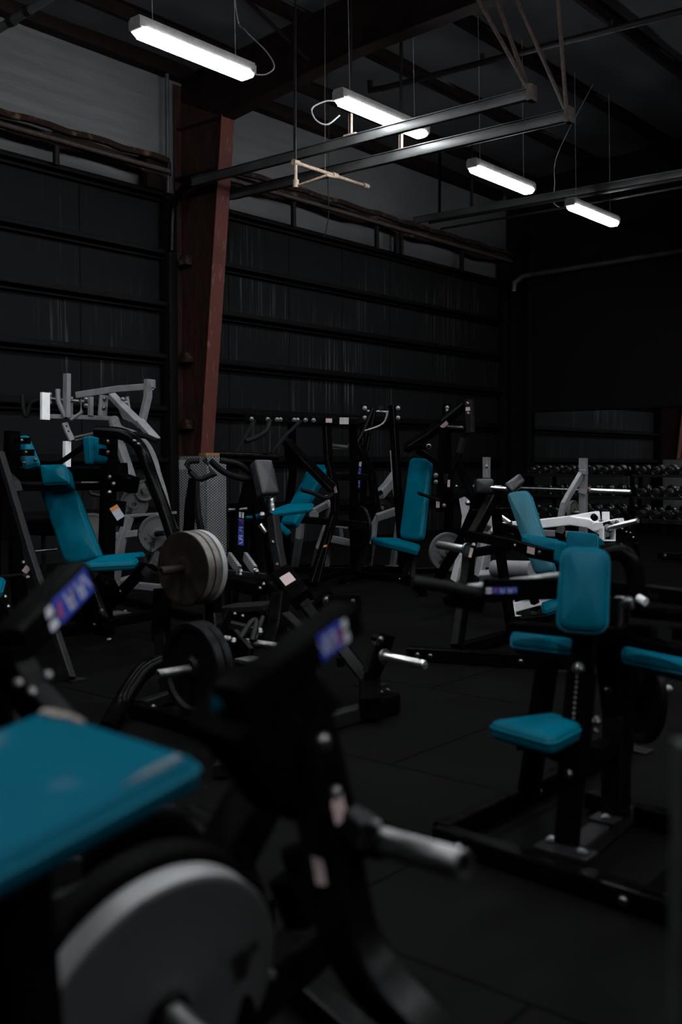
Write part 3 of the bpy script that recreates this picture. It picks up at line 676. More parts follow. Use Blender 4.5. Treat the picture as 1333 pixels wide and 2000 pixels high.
# ================================================================== THE MACHINES
def quad(*a):   # ((x, y, d), ...) -> world corners
    return [p(*q) for q in a]
def boxpad(root, name, c, ax, ay, az, sx, sy, sz, m='teal', r=.03, pip=True):
    """thick pad: face towards az"""
    c = V(c); q = [c-ax*sx/2+ay*sy/2+az*sz/2, c+ax*sx/2+ay*sy/2+az*sz/2, c+ax*sx/2-ay*sy/2+az*sz/2, c-ax*sx/2-ay*sy/2+az*sz/2]
    n = (q[1]-q[0]).cross(q[0]-q[3]).normalized()
    return pad(root, name, q, sz, r, m, dome=.006, flip=n.dot(az) < 0, pip=pip)

# ---------------- right foreground: seated machine with chest pad, arm pads and low seat
r = thing('chest_row_machine', 'black machine in the right foreground with teal chest pad, arm pads and low seat', 'gym machine', onZ(1120, 1700))
b1 = beam(r, 'base_frame', [onZ(858, 1630, .04), onZ(1345, 1788, .04)], .08, .075)
bolts(r, b1, (.13, .80), .016); 
b2 = beam(r, 'base_frame', [onZ(862, 1628, .045), onZ(1225, 1455, .045)], .07, .075); bolts(r, b2, (.42,), .016)
beam(r, 'base_frame', [onZ(1122, 1668, .045), onZ(1218, 1588, .045)], .085, .07, 'black_worn')
beam(r, 'base_frame', [onZ(1152, 1560, .045), onZ(1222, 1580, .045), onZ(1345, 1614, .045)], .07, .07)
beam(r, 'base_frame', [onZ(1275, 1768, .045), onZ(1345, 1705, .045)], .08, .08)
mb = MB(); c = onZ(1105, 1662, .085); box(mb, c, EY, EX, EZ, .20, .10, .012); mb.build('foot_plate', 'black_worn', r)
for q in (onZ(1078, 1640, .094), onZ(1136, 1664, .094)): bolt(r, q, EZ, .017)
mb = MB(); c = onZ(1184, 1600, .085); box(mb, c, EX, EY, EZ, .09, .10, .012); mb.build('foot_plate', 'black_worn', r); bolt(r, c+EZ*.008, EZ, .015)
mb = MB(); box(mb, onZ(1240, 1464, .006), EX, EY, EZ, .1, .16, .012); mb.build('foot_plate', 'black_worn', r)
P0 = onZ(1107, 1652, .08); dm = (P0-CAM).dot(F)
Pt = p(1146, 1215, dm+.12)
m1 = beam(r, 'main_post', [P0, Pt], .055, .078, up=EY); bolts(r, m1, (.78,), .02)
sl = beam(r, 'seat_sleeve', [P0.lerp(Pt, .30), P0.lerp(Pt, .77)], .068, .092, up=EY); bolts(r, sl, (.03,), .016)
for i in range(9):
    c, n, tt, sd = sl.at(.55+.05*i); cyl(r, 'adjustment_hole', c-n*.004, c+n*.001, .0055, 'steel', 10)
m2 = beam(r, 'rear_post', [onZ(1203, 1592, .08), p(1206, 1400, 3.98), p(1188, 1250, 3.98)], .09, .09, up=EY); bolts(r, m2, (.72,), .015)
beam(r, 'rear_post', [p(1225, 1300, 4.0), p(1205, 1430, 3.97)], .09, .07, up=EY)
beam(r, 'brace', [p(1150, 1478, 3.66), p(1200, 1455, 3.95)], .07, .07)
knob(r, p(1167, 1408, 3.6), r=.017); knob(r, p(1164, 1428, 3.6), r=.011); tube(r, 'pull_pin', [p(1150, 1408, 3.6), p(1167, 1408, 3.6)], .009, 'steel')
m3 = beam(r, 'side_post', [onZ(1034, 1545, .08), p(1075, 1262, 4.2)], .08, .07, up=EY)
sd = p(1045, 1410, 3.75)
pad(r, 'seat', quad((1000, 1397, 3.95), (1106, 1391, 4.02), (1132, 1422, 3.62), (958, 1407, 3.70)) and [onZ(950, 1406, .50), onZ(1082, 1388, .50), onZ(1142, 1410, .50), onZ(1078, 1442, .50)], .065, .05, 'teal', dome=.012)
beam(r, 'seat_bracket', [onZ(1010, 1448, .43), onZ(1105, 1452, .43)], .06, .05)
beam(r, 'seat_post', [p(1045, 1455, 3.72), p(1030, 1540, 3.80)], .05, .05, up=EY)
beam(r, 'seat_bracket', [p(1062, 1450, 3.72), p(1110, 1470, 3.55)], .06, .08)
pad(r, 'chest_pad', quad((1100, 1065, 3.62), (1193, 1071, 3.60), (1188, 1235, 3.50), (1090, 1229, 3.52)), .085, .05, 'teal', dome=.016)
beam(r, 'pad_bracket', [p(1145, 1120, 3.72), p(1145, 1215, 3.66)], .06, .05, up=EY)
cr = beam(r, 'cross_beam', [p(1000, 1228, 4.15), p(1100, 1236, 3.98), p(1260, 1262, 3.75), p(1360, 1282, 3.6)], .07, .06)
# arm pads
pad(r, 'arm_pad', quad((997, 1228, 4.02), (1118, 1243, 3.86), (1116, 1268, 3.80), (996, 1256, 3.96)), .07, .025, 'teal', dome=.01)
pad(r, 'arm_pad', quad((1214, 1256, 3.72), (1350, 1285, 3.54), (1350, 1312, 3.5), (1213, 1286, 3.68)), .07, .025, 'teal', dome=.01)
tube(r, 'hand_grip', [p(1246, 1302, 3.72), p(1350, 1325, 3.58)], .017, 'steel')
# lever across the machine
lv = beam(r, 'lever_arm', [p(1100, 1140, 4.0), p(1030, 1150, 3.92), p(968, 1158, 3.84)], .05, .05, up=EY)
lv2 = beam(r, 'lever_arm', [p(1110, 1150, 3.86), p(948, 1153, 3.66)], .03, .08, up=EZ); decal(r, lv2, .84, .145, rev=True)
tube(r, 'handle', [p(1095, 1124, 3.9), p(990, 1138, 3.78), p(905, 1150, 3.68)], .014, 'steel', k=4)
tube(r, 'hand_grip', [p(966, 1166, 3.73), p(925, 1158, 3.66), p(870, 1146, 3.62), p(806, 1136, 3.60)], .023, 'grip', k=4)
beam(r, 'lever_gusset', [p(880, 1160, 3.66), p(940, 1172, 3.72)], .05, .09, up=EZ)
sh = beam(r, 'pivot_beam', [p(1185, 1146, 3.95), p(1345, 1166, 3.72)], .07, .06); 
tr = beam(r, 'tread_strip', [p(1196, 1138, 3.96), p(1340, 1152, 3.76)], .055, .012, DM)
ct_ = tube(r, 'curved_arm', [p(1178, 1082, 3.86), p(1205, 1076, 3.86), p(1228, 1090, 3.85), p(1241, 1120, 3.84), p(1243, 1160, 3.83), p(1232, 1190, 3.83)], .034, 'black', k=5)
tube(r, 'pivot_sleeve', [p(1212, 1172, 3.8), p(1209, 1235, 3.76)], .034, 'black'); cyl(r, 'sleeve_cap', p(1212, 1170, 3.8), p(1212, 1165, 3.8), .02, 'bolt')
bolt(r, p(1228, 1176, 3.76), (CAM-p(1228, 1176, 3.76)), .018); bolt(r, p(1232, 1184, 3.76), (CAM-p(1228, 1176, 3.76)), .012)
tube(r, 'rubber_stop', [p(1248, 1168, 3.78), p(1262, 1176, 3.75)], .015, 'white'); 
for i, (x, y, x2, y2) in enumerate(((1240, 1195, 1345, 1205), (1215, 1228, 1345, 1240), (1265, 1232, 1300, 1238))): beam(r, 'linkage', [p(x, y, 3.9), p(x2, y2, 3.7)], .05, .04, 'black' if i < 2 else 'black_worn')
beam(r, 'linkage', [p(1150, 1225, 3.75), p(1218, 1236, 3.74), p(1230, 1222, 3.74)], .045, .04)
beam(r, 'weight_arm', [p(1225, 1240, 4.1), p(1232, 1345, 4.2)], .07, .05, up=EY)
plate('dark weight plate half hidden behind the right foreground machine', p(1246, 1352, 4.25), EX*.8-EY*.6, .21, .035, 'black_plate')
hz = p(1246, 1352, 4.25); ax = (EX*.8-EY*.6).normalized(); horn(r, hz-ax*.10, hz+ax*.15, .025, 'steel')

# ---------------- middle right: pullover-style machine with reclined teal pad and roller pads
r = thing('pullover_machine', 'tall black A-frame machine with reclined teal pad painted pale for sheen and a chrome peg pointing left', 'gym machine', onZ(990, 1290))
f1 = beam(r, 'base_frame', [onZ(797, 1276, .05), onZ(1120, 1296, .05)], .075, .1); bolts(r, f1, (.07, .15, .70), .016)
f2 = beam(r, 'base_frame', [onZ(890, 1270, .055), onZ(1003, 1238, .055)], .075, .08)
foot(r, onZ(1098, 1312), .14)
A1 = beam(r, 'upright', [onZ(892, 1263, .1), p(914, 1120, 7.55), p(918, 1060, 7.6), p(962, 975, 7.9)], .09, .07, up=EY)
A2 = beam(r, 'upright', [p(858, 1128, 8.6), p(905, 1050, 8.2), p(945, 958, 8.0)], .08, .07, up=EY)
A3 = beam(r, 'upright', [onZ(1001, 1236, .09), p(988, 1150, 7.95), p(975, 1060, 8.0), p(970, 990, 8.1)], .075, .06, up=EY)
beam(r, 'cross_beam', [p(922, 1080, 7.6), p(990, 1069, 7.9)], .075, .06); beam(r, 'cross_beam', [p(922, 1001, 8.0), p(1010, 996, 8.0)], .06, .05)
arm = beam(r, 'roller_arm', [p(914, 1045, 7.55), p(1000, 1062, 7.1), p(1040, 1074, 6.82), p(1077, 1084, 6.66)], .05, .068, up=EZ); bsticker(r, arm, .83, .075, .045); bolts(r, arm, (.62, .92), .015)
horn(r, p(914, 1074, 7.5), p(856, 1064, 7.75), .030, 'chrome')
sb = beam(r, 'stop_bracket', [p(926, 1068, 7.4), p(920, 1092, 7.4)], .035, .03, up=EY); bsticker(r, sb, .5, .07, .026); knob(r, p(926, 1065, 7.38), r=.02)
pad(r, 'back_pad', quad((984, 958, 7.72), (1030, 955, 7.62), (1079, 1112, 7.2), (1044, 1122, 7.3)), .08, .06, 'teal_sheen', dome=.02, curve=.02)
pad(r, 'roller_pad', quad((1018, 1042, 6.98), (1090, 1055, 6.76), (1087, 1099, 6.74), (1016, 1084, 6.96)), .14, .03, 'teal', dome=.008)
pad(r, 'roller_pad', quad((1106, 1036, 6.9), (1166, 1042, 6.75), (1163, 1082, 6.7), (1104, 1078, 6.85)), .13, .03, 'teal_worn', dome=.008)
pad(r, 'seat', quad((1056, 1176, 7.15), (1110, 1160, 7.05), (1120, 1172, 6.9), (1060, 1192, 6.95)), .06, .03, 'teal', dome=.01)
boxpad(r, 'shoulder_pad', p(946, 950, 7.95), R, U, -F, .14, .12, .12, 'black_vinyl')
pad(r, 'shoulder_pad', quad((988, 942, 8.0), (1016, 922, 8.15), (1028, 938, 8.1), (1004, 958, 7.95)), .09, .02, 'black_vinyl')
tube(r, 'handle', [p(960, 952, 7.9), p(990, 955, 7.85)], .014, 'chrome')
for x, y in ((914, 982), (958, 985)): knob(r, p(x, y, 7.85), r=.022)
beam(r, 'seat_post', [p(1085, 1180, 7.1), onZ(1090, 1300, .1)], .07, .06, up=EY)
beam(r, 'pad_carrier', [p(975, 1028, 8.0), p(1010, 1035, 7.8), p(1035, 1060, 7.6)], .06, .06)
beam(r, 'brace', [p(1036, 1150, 7.3), p(1046, 1178, 7.25)], .06, .05, up=EY)

# ---------------- centre: shoulder press with tall teal pad
r = thing('shoulder_press_machine', 'black overhead press machine with tall upright teal back pad and teal seat, centre right', 'gym machine', onZ(760, 1125))
beam(r, 'base_frame', [onZ(668, 1135, .04), onZ(740, 1112, .04), onZ(785, 1113, .04)], .075, .07); fb = beam(r, 'base_frame', [onZ(700, 1122, .04), onZ(860, 1138, .04)], .075, .07); bolts(r, fb, (.06, .55, .67), .016)
foot(r, onZ(672, 1140), .14); foot(r, onZ(826, 1158), .14); beam(r, 'base_frame', [onZ(800, 1132, .04), onZ(828, 1158, .04)], .07, .07)
pad(r, 'back_pad', quad((800, 893, 12.7), (840, 896, 12.45), (822, 1054, 12.1), (779, 1050, 12.35)), .09, .09, 'teal', dome=.012)
pad(r, 'seat', quad((722, 1050, 12.4), (775, 1049, 12.7), (822, 1064, 12.2), (818, 1072, 11.7)), .08, .07, 'teal', dome=.02)
sp_ = beam(r, 'seat_post', [onZ(796, 1130, .08), p(800, 1082, 12.1)], .09, .09, up=EY)
beam(r, 'seat_post', [onZ(808, 1131, .08), p(808, 1086, 12.1)], .05, .05, 'black_worn', up=EY); beam(r, 'seat_bracket', [p(780, 1076, 12.2), p(818, 1084, 12.1)], .07, .06)
knob(r, p(815, 1076, 11.9)); knob(r, p(791, 1117, 12.0), r=.022)
# left lever tower with chain of hand levers
Lp = beam(r, 'upright', [onZ(697, 1122, .08), p(712, 1030, 12.7), p(734, 985, 12.7), p(726, 925, 12.8), p(700, 868, 12.9)], .09, .08, up=EY)
U1 = beam(r, 'upright', [p(768, 792, 13.3), p(776, 930, 13.2), onZ(788, 1108, .08)], .10, .08, up=EY)
beam(r, 'upright', [p(712, 792, 13.4), p(708, 860, 13.3), p(712, 950, 13.2), p(700, 1060, 13.1)], .055, .06, up=EY)
for x in (709, 774):
    mb = MB(); box(mb, p(x, 808, 13.3), R, U, F, .11, .24, .06, .01); mb.build('bearing_bracket', 'black', r)
    for y in (797, 816): bolt(r, p(x+4, y, 13.25), -F, .022)
tube(r, 'pivot_shaft', [p(712, 803, 13.3), p(774, 806, 13.3)], .018, 'steel')
tube(r, 'lever_arm', [p(729, 797, 13.2), p(712, 840, 13.1), p(692, 876, 13.0)], .030, 'black'); 
tube(r, 'lever_arm', [p(758, 803, 13.2), p(748, 828, 13.1), p(712, 842, 13.0)], .014, 'steel', k=4)
beam(r, 'lever_arm', [p(732, 800, 13.2), p(722, 845, 13.1), p(712, 900, 12.9), p(707, 990, 12.8)], .03, .05, up=EY)
beam(r, 'counterweight', [p(745, 800, 13.2), p(743, 794, 13.2)], .07, .06, 'black_worn')
horn(r, p(684, 875, 12.9), p(638, 870, 13.1), .028, 'chrome')
sm = beam(r, 'sticker_post', [p(702, 898, 12.8), p(704, 962, 12.75)], .05, .05, up=EY); 
decal(r, beam(r, 'decal_post', [p(708, 895, 12.78), p(703, 962, 12.7)], .06, .05, up=EY), .5, .34)
for y in (925, 936): bolt(r, p(698, y, 12.7), -F, .022)
beam(r, 'linkage', [p(705, 980, 12.8), p(738, 966, 12.7), p(747, 960, 12.7)], .045, .05)
# right press arm
T0 = beam(r, 'top_arm', [p(794, 876, 12.3), p(835, 850, 12.3), p(862, 828, 12.3), p(904, 792, 12.3)], .10, .11, up=EY, m='black'); bsticker(r, T0, .62, .10, .06)
beam(r, 'top_plate', [p(862, 822, 12.25), p(903, 789, 12.25)], .05, .02, 'black_worn'); beam(r, 'bearing_bracket', [p(872, 812, 12.6), p(873, 790, 12.6)], .08, .08, up=EY); bolt(r, p(874, 796, 12.5), -F, .018); bolt(r, p(874, 802, 12.5), -F, .014)
tube(r, 'handle', [p(793, 878, 12.25), p(812, 872, 12.1), p(838, 872, 11.8)], .034, 'black'); 
mb = MB(); hc = p(838, 872, 11.76); lathe(mb, hc, (CAM-hc), [(.02, 0), (.030, .002), (.030, .008), (.02, .01)], 24); mb.build('handle_end_ring', 'bolt', r)
beam(r, 'press_arm', [p(818, 880, 12.4), p(838, 892, 12.3), p(858, 906, 12.3)], .07, .08, 'black')
vp = beam(r, 'upright', [p(866, 836, 12.3), p(862, 905, 12.3), p(860, 1000, 12.3)], .10, .05, up=EY); bsticker(r, vp, .90, .10, .05); bolt(r, p(852, 928, 12.2), -F, .022); bolt(r, p(852, 941, 12.2), -F, .02); bolt(r, p(868, 987, 12.2), -F, .018)
beam(r, 'rear_upright', [p(872, 840, 12.6), p(878, 1000, 12.7), onZ(872, 1108, .03)], .09, .09, up=EY)
beam(r, 'base_frame', [onZ(785, 1115, .04), onZ(885, 1112, .04)], .07, .07)
ep = beam(r, 'pivot_plate', [p(917, 781, 12.1), p(920, 845, 12.1)], .075, .09, 'black_worn', up=EY); bsticker(r, ep, .28, .045, .06); bolts(r, ep, (.12, .43), .024)
tube(r, 'shaft', [p(850, 834, 12.5), p(905, 835, 12.3)], .02, 'steel'); beam(r, 'cross_beam', [p(860, 838, 12.6), p(915, 838, 12.4)], .05, .07)
beam(r, 'stop_block', [p(905, 856, 12.1), p(898, 885, 12.1)], .07, .05, 'black_worn', up=EY); beam(r, 'side_arm', [p(912, 843, 12.2), p(905, 858, 12.15)], .04, .05, up=EY)
cv = beam(r, 'side_arm', [p(899, 886, 12.1), p(886, 912, 12.1), p(880, 940, 12.1), p(880, 960, 12.1)], .055, .05, up=EY, k=3); bsticker(r, cv, .80, .085, .035); knob(r, p(892, 950, 12.0))
beam(r, 'side_arm', [p(892, 900, 12.3), p(908, 935, 12.2), p(925, 975, 12.0)], .10, .07, up=EY)
beam(r, 'weight_arm', [p(872, 925, 12.3), p(874, 945, 12.3)], .07, .06, 'black_worn', up=EY)
tube(r, 'hand_grip', [p(818, 963, 11.9), p(840, 971, 12.1), p(858, 977, 12.2)], .02, 'grip'); beam(r, 'carrier', [p(800, 938, 12.7), p(858, 940, 12.4)], .06, .09)
ax = (EX*.35+EY*.94).normalized(); pc = p(704, 1030, 12.35)
plate('black weight plate on the left side of the overhead press machine', pc, -EX*.92+EY*.38, .26, .04, 'black_plate'); horn(r, pc+EX*.12, pc-EX*.13-EY*.03, .026, 'black_worn')

# ---------------- centre: incline machine with slanted teal pad and long overhead beam
r = thing('incline_press_machine', 'black machine with slanted teal pad under a long overhead beam, centre', 'gym machine', onZ(640, 1140))
pad(r, 'back_pad', quad((606, 907, 12.4), (640, 905, 12.1), (575, 1022, 11.3), (546, 1018, 11.5)), .09, .05, 'teal', dome=.01)
pad(r, 'seat', quad((541, 1024, 11.3), (548, 1020, 11.5), (570, 1036, 11.2), (563, 1041, 11.0)), .05, .02, 'teal', dome=.01)
ob = beam(r, 'overhead_beam', [p(478, 818, 12.0), p(700, 823, 12.2)], .09, .085); bsticker(r, ob, .735, .075, .05); bolts(r, ob, (.06, .20, .28, .31, .43, .46, .53, .60), .02)
bsticker(r, ob, .87, .11, .08, 'paper', name='notice_plate')
beam(r, 'upright', [p(638, 828, 12.2), p(642, 900, 12.1), p(655, 960, 12.0), p(655, 1000, 11.9), onZ(610, 1142, .06)], .10, .07, up=EY); 
up2 = beam(r, 'upright', [p(690, 828, 12.3), p(692, 950, 12.4), p(690, 1010, 12.5), onZ(692, 1100, .05)], .09, .07, up=EY)
sbm = beam(r, 'brace', [p(656, 945, 11.8), p(660, 964, 11.8)], .05, .03, up=EY); bsticker(r, sbm, .5, .09, .04)
beam(r, 'lever_arm', [p(560, 862, 11.8), p(600, 905, 11.7), p(650, 955, 11.7)], .11, .08, up=EY)
beam(r, 'brace', [p(588, 822, 12.0), p(556, 852, 11.8), p(530, 885, 11.7)], .022, .05, 'black_worn', up=EY); beam(r, 'brace', [p(560, 862, 11.8), p(562, 905, 11.9)], .04, .05, up=EY)
beam(r, 'brace', [p(497, 822, 11.9), p(478, 855, 11.7), p(460, 888, 11.6)], .022, .05, 'black_worn', up=EY)
tube(r, 'handle', [p(527, 822, 11.8), p(520, 842, 11.6), p(500, 855, 11.4), p(480, 862, 11.3)], .028, 'grip', k=4)
tube(r, 'hand_grip', [p(590, 957, 11.4), p(612, 963, 11.5), p(636, 973, 11.6), p(650, 965, 11.7)], .024, 'grip', k=3)
tube(r, 'side_rail', [p(430, 888, 11.6), p(545, 893, 11.6)], .04, 'black')
beam(r, 'cross_beam', [p(545, 1012, 11.9), p(660, 1020, 11.9), p(715, 1025, 12.0)], .07, .08); beam(r, 'cross_beam', [p(600, 932, 12.4), p(720, 932, 12.4)], .06, .08)
bf = beam(r, 'base_frame', [onZ(560, 1150, .04), onZ(690, 1110, .04)], .08, .07); bolts(r, bf, (.15, .35), .018)
beam(r, 'base_frame', [onZ(560, 1112, .04), onZ(700, 1112, .04)], .07, .06); lb = beam(r, 'leg', [p(655, 1000, 11.85), onZ(618, 1140, .08)], .03, .07, up=EY); bsticker(r, lb, .5, .03, .045, 'orange', name='orange_label')
beam(r, 'upright', [p(570, 822, 12.1), p(572, 930, 12.3), p(560, 1010, 12.3), onZ(562, 1108, .05)], .08, .07, up=EY)
pin = p(574, 1000, 11.4)

# ---------------- centre left: row machine with black chest pad, high teal seat, footplates
r = thing('low_row_machine', 'row machine with glossy black chest pad and curved grips beside the diamond plate box', 'gym machine', onZ(560, 1250))
pad(r, 'chest_pad', quad((499, 896, 8.78), (533, 897, 8.92), (548, 963, 8.78), (515, 965, 8.64)), .10, .03, 'black_vinyl', dome=.02)
cyl(r, 'chrome_stem', p(527, 966, 8.85), p(532, 998, 8.85), .03, 'chrome'); 
for y in (975, 985, 995): tube(r, 'stem_ring', [p(526+(y-966)*.15, y, 8.84), p(527+(y-966)*.15, y+3, 8.84)], .034, 'chrome')
pad(r, 'seat', quad((500, 1001, 8.8), (528, 996, 9.1), (606, 982, 8.7), (613, 988, 8.3)) and [onZ(500, 1005, .965), onZ(560, 984, .965), onZ(613, 983, .965), onZ(608, 992, .965)], .045, .03, 'teal', dome=.01)
mp_ = beam(r, 'main_post', [p(534, 1010, 8.5), p(540, 1060, 8.4), p(552, 1125, 8.3), p(560, 1160, 8.2)], .085, .08, 'black_worn', up=EY); bolts(r, mp_, (.34, .62), .018)
beam(r, 'rear_post', [p(518, 1010, 8.7), p(522, 1060, 8.7), p(532, 1120, 8.7)], .05, .06, up=EY)
tube(r, 'adjuster', [p(508, 1024, 8.5), p(520, 1040, 8.5)], .02, 'chrome'); knob(r, p(512, 1006, 8.4), r=.03)
beam(r, 'pad_arm', [p(503, 910, 9.0), p(506, 960, 8.95), p(515, 1000, 8.8), p(532, 1012, 8.6)], .05, .06, up=EY, k=3)
bx = beam(r, 'pivot_box', [p(552, 1122, 7.9), p(592, 1172, 7.5)], .12, .16, up=EY); bsticker(r, bx, .42, .15, .09)
beam(r, 'pivot_box', [p(528, 1146, 7.8), p(560, 1172, 7.7)], .10, .10, 'black', up=EY)
beam(r, 'side_strut', [p(553, 1106, 8.1), p(600, 1166, 7.6)], .045, .04, 'black_worn', up=EY)
# grips to the left
for pts in (((497, 932, 8.9), (478, 915, 8.8), (462, 905, 8.75), (430, 899, 8.7)), ((495, 936, 8.9), (470, 934, 8.7), (446, 926, 8.6), (428, 915, 8.55), (412, 900, 8.5))):
    tube(r, 'hand_grip', [p(*q) for q in pts], .026, 'grip', k=4)
cyl(r, 'pivot_hub', p(500, 925, 8.9), p(503, 942, 8.85), .055, 'black'); bolt(r, p(503, 930, 8.8), -F, .016)
beam(r, 'column', [p(492, 935, 9.2), p(480, 980, 9.2), p(468, 1110, 9.2)], .11, .08, up=EY)
beam(r, 'column', [p(492, 935, 9.3), p(500, 1050, 9.3), p(504, 1130, 9.3)], .09, .08, up=EY)
dp_ = beam(r, 'decal_post', [p(465, 985, 9.1), p(462, 1112, 9.0)], .12, .09, up=EY); decal(r, dp_, .38, .30)
tube(r, 'pegs', [p(446, 997, 9.0), p(482, 994, 9.1)], .016, 'steel'); boxpad(r, 'knee_pad', p(487, 1011, 9.0), R, U, -F, .06, .03, .08, 'teal', .01, pip=False)
# foot plates (tread) and base
for x in (448, 479):
    fp = beam(r, 'foot_rest', [p(x, 1087, 8.4), p(x+20, 1115, 8.0)], .075, .03, DM, up=EX)
    knob(r, p(x+22, 1116, 7.95), r=.022)
beam(r, 'foot_frame', [p(440, 1118, 8.1), p(520, 1126, 8.0)], .05, .05, 'black_worn'); beam(r, 'foot_frame', [p(445, 1135, 8.0), p(510, 1150, 7.8)], .14, .10)
for q in ((515, 1141), (508, 1149), (470, 1122)): knob(r, p(*q, 7.7), r=.016)
beam(r, 'base_frame', [onZ(420, 1232, .045), onZ(560, 1245, .045)], .08, .08); beam(r, 'base_frame', [onZ(470, 1182, .05), onZ(520, 1240, .05)], .08, .08)
beam(r, 'post', [p(452, 1130, 8.3), onZ(455, 1236, .08)], .09, .08, up=EY)
beam(r, 'post', [p(505, 1130, 8.1), onZ(508, 1240, .08)], .09, .08, up=EY)

# ---------------- centre: Y-shaped seated machine with the big plates on the left and a steel peg on the right
r = thing('leg_curl_machine', 'low black plate-loaded machine with V-shaped arm and steel peg, centre of the floor', 'gym machine', onZ(560, 1400))
bb = beam(r, 'base_frame', [onZ(590, 1425, .045), onZ(770, 1372, .045)], .08, .085, 'black_worn'); 
eb = beam(r, 'base_end', [onZ(720, 1386, .06), onZ(768, 1371, .06)], .10, .11); bsticker(r, eb, .05, .07, .055); 
for x, y in ((744, 1352), (757, 1348)): bolt(r, onZ(x, y, .12), EZ, .012)
foot(r, onZ(755, 1392), .12)
sl = beam(r, 'pivot_sleeve', [onZ(724, 1385, .08), p(724, 1338, 5.9)], .12, .12, up=EY); mb = MB(); box(mb, p(724, 1338, 5.88), EX, EY, EZ, .15, .15, .012); mb.build('cap_plate', 'black_worn', r)
v1 = beam(r, 'swing_arm', [p(722, 1332, 5.85), p(676, 1275, 6.1), p(600, 1185, 6.6)], .105, .08, up=EY); bsticker(r, v1, .36, .02, .07, 'pale_sticker' if 'pale_sticker' in M else 'paper', name='small_label')
v2 = beam(r, 'peg_arm', [p(722, 1332, 5.85), p(742, 1285, 5.85), p(758, 1240, 5.85)], .10, .045, up=EY); bolts(r, v2, (.88,), .018)
beam(r, 'gusset', [p(716, 1312, 5.83), p(732, 1258, 5.83), p(748, 1262, 5.83)], .03, .04, 'black_worn', up=EY, k=3)
boxpad(r, 'rubber_stop', p(733, 1245, 5.85), R, U, -F, .045, .03, .04, 'rubber', .01, pip=False)
horn(r, p(750, 1282, 5.8), p(831, 1299, 5.55), .026, 'chrome')
beam(r, 'hook', [p(664, 1285, 6.0), p(667, 1302, 6.0)], .03, .04, up=EY)
# centre tower
tw = beam(r, 'upright', [onZ(612, 1406, .07), p(600, 1320, 5.9), p(592, 1250, 6.1)], .10, .09, up=EY); beam(r, 'upright', [onZ(592, 1400, .08), p(583, 1340, 6.0)], .03, .03, up=EY)
beam(r, 'upright', [p(548, 1165, 7.2), p(540, 1230, 7.0), p(530, 1268, 6.9)], .12, .10, up=EY)
beam(r, 'head_block', [p(622, 1190, 6.5), p(652, 1160, 6.5)], .12, .11); bolt(r, p(641, 1173, 6.38), -F, .028)
beam(r, 'head_block', [p(652, 1178, 6.4), p(692, 1180, 6.2)], .10, .10); bolt(r, p(690, 1174, 6.12), -F, .012); bolt(r, p(690, 1196, 6.12), -F, .012)
tube(r, 'shaft', [p(604, 1185, 6.6), p(630, 1178, 6.5)], .035, 'black_worn')
beam(r, 'seat_plate', [p(440, 1188, 7.4), p(540, 1182, 7.2)], .35, .04, 'black_worn'); beam(r, 'seat_plate', [p(440, 1200, 7.3), p(515, 1212, 7.1)], .12, .06, 'black')
for x, y in ((459, 1199), (474, 1203)): knob(r, p(x, y, 7.0), r=.014)
beam(r, 'brace', [p(436, 1217, 6.9), p(500, 1232, 6.8)], .07, .05, 'black_worn'); tube(r, 'bar', [p(420, 1245, 6.3), p(455, 1251, 6.3), p(540, 1262, 6.3)], .024, 'steel')
knob(r, p(456, 1253, 6.2), r=.026); tube(r, 'loop_handle', [p(468, 1250, 6.2), p(490, 1216, 6.3), p(501, 1216, 6.3), p(492, 1252, 6.2)], .018, 'black_worn', k=4); tube(r, 'loop_handle', [p(498, 1250, 6.25), p(514, 1205, 6.4)], .015, 'black_worn')
knob(r, p(507, 1234, 6.3), r=.026)
vv = beam(r, 'link_plate', [p(455, 1252, 6.3), p(486, 1290, 6.1)], .16, .04, up=EX); mb = MB(); box(mb, p(488, 1289, 6.0), EX, EY, EZ, .14, .12, .02); mb.build('cap_plate', 'steel', r); beam(r, 'link_post', [p(488, 1292, 6.0), p(490, 1340, 6.0)], .1, .09, up=EY)
beam(r, 'swing_arm', [p(560, 1205, 6.9), p(610, 1250, 6.4)], .07, .06, 'black_worn', up=EY)
# left side: curved leg, base rails, two plate pegs
cl = tube(r, 'curved_leg', [onZ(208, 1428, .04), p(232, 1385, 5.55), p(258, 1340, 5.7), p(285, 1308, 5.8), p(330, 1288, 5.9), p(400, 1270, 6.0)], .052, 'black', k=5)
beam(r, 'base_frame', [onZ(262, 1384, .045), onZ(350, 1408, .045), onZ(466, 1447, .045)], .08, .085); beam(r, 'base_frame', [onZ(264, 1382, .045), onZ(340, 1357, .045)], .07, .06, 'black_worn')
ff = beam(r, 'base_frame', [onZ(464, 1442, .06), onZ(432, 1506, .04)], .075, .05, 'black_worn', up=EZ); foot(r, onZ(440, 1512), .1)
bolt(r, onZ(300, 1380, .09), EZ, .014); bolt(r, onZ(403, 1408, .09), EZ, .018); beam(r, 'base_frame', [onZ(545, 1390, .045), onZ(600, 1410, .045)], .07, .07, 'black_worn'); beam(r, 'base_frame', [onZ(460, 1440, .045), onZ(610, 1415, .045)], .07, .07)
beam(r, 'upright', [onZ(402, 1412, .08), p(412, 1320, 5.6), p(420, 1240, 6.2), p(440, 1200, 6.6)], .09, .08, up=EY)
AXC = (EX*.94+EY*-.34).normalized()
c1 = p(378, 1111, 6.25); AX1 = (EX*.999+EY*.03).normalized()
face = p(356, 1111, 6.10)
horn(r, face+AX1*.28, face-AX1*.17, .026, 'iron', collar=False)
plate('dark brown iron plate, outermost on the upper peg left of centre', face+AX1*.03, AX1, .222, .058, 'iron', 'iron_rim', dish=.004, hub=.06)
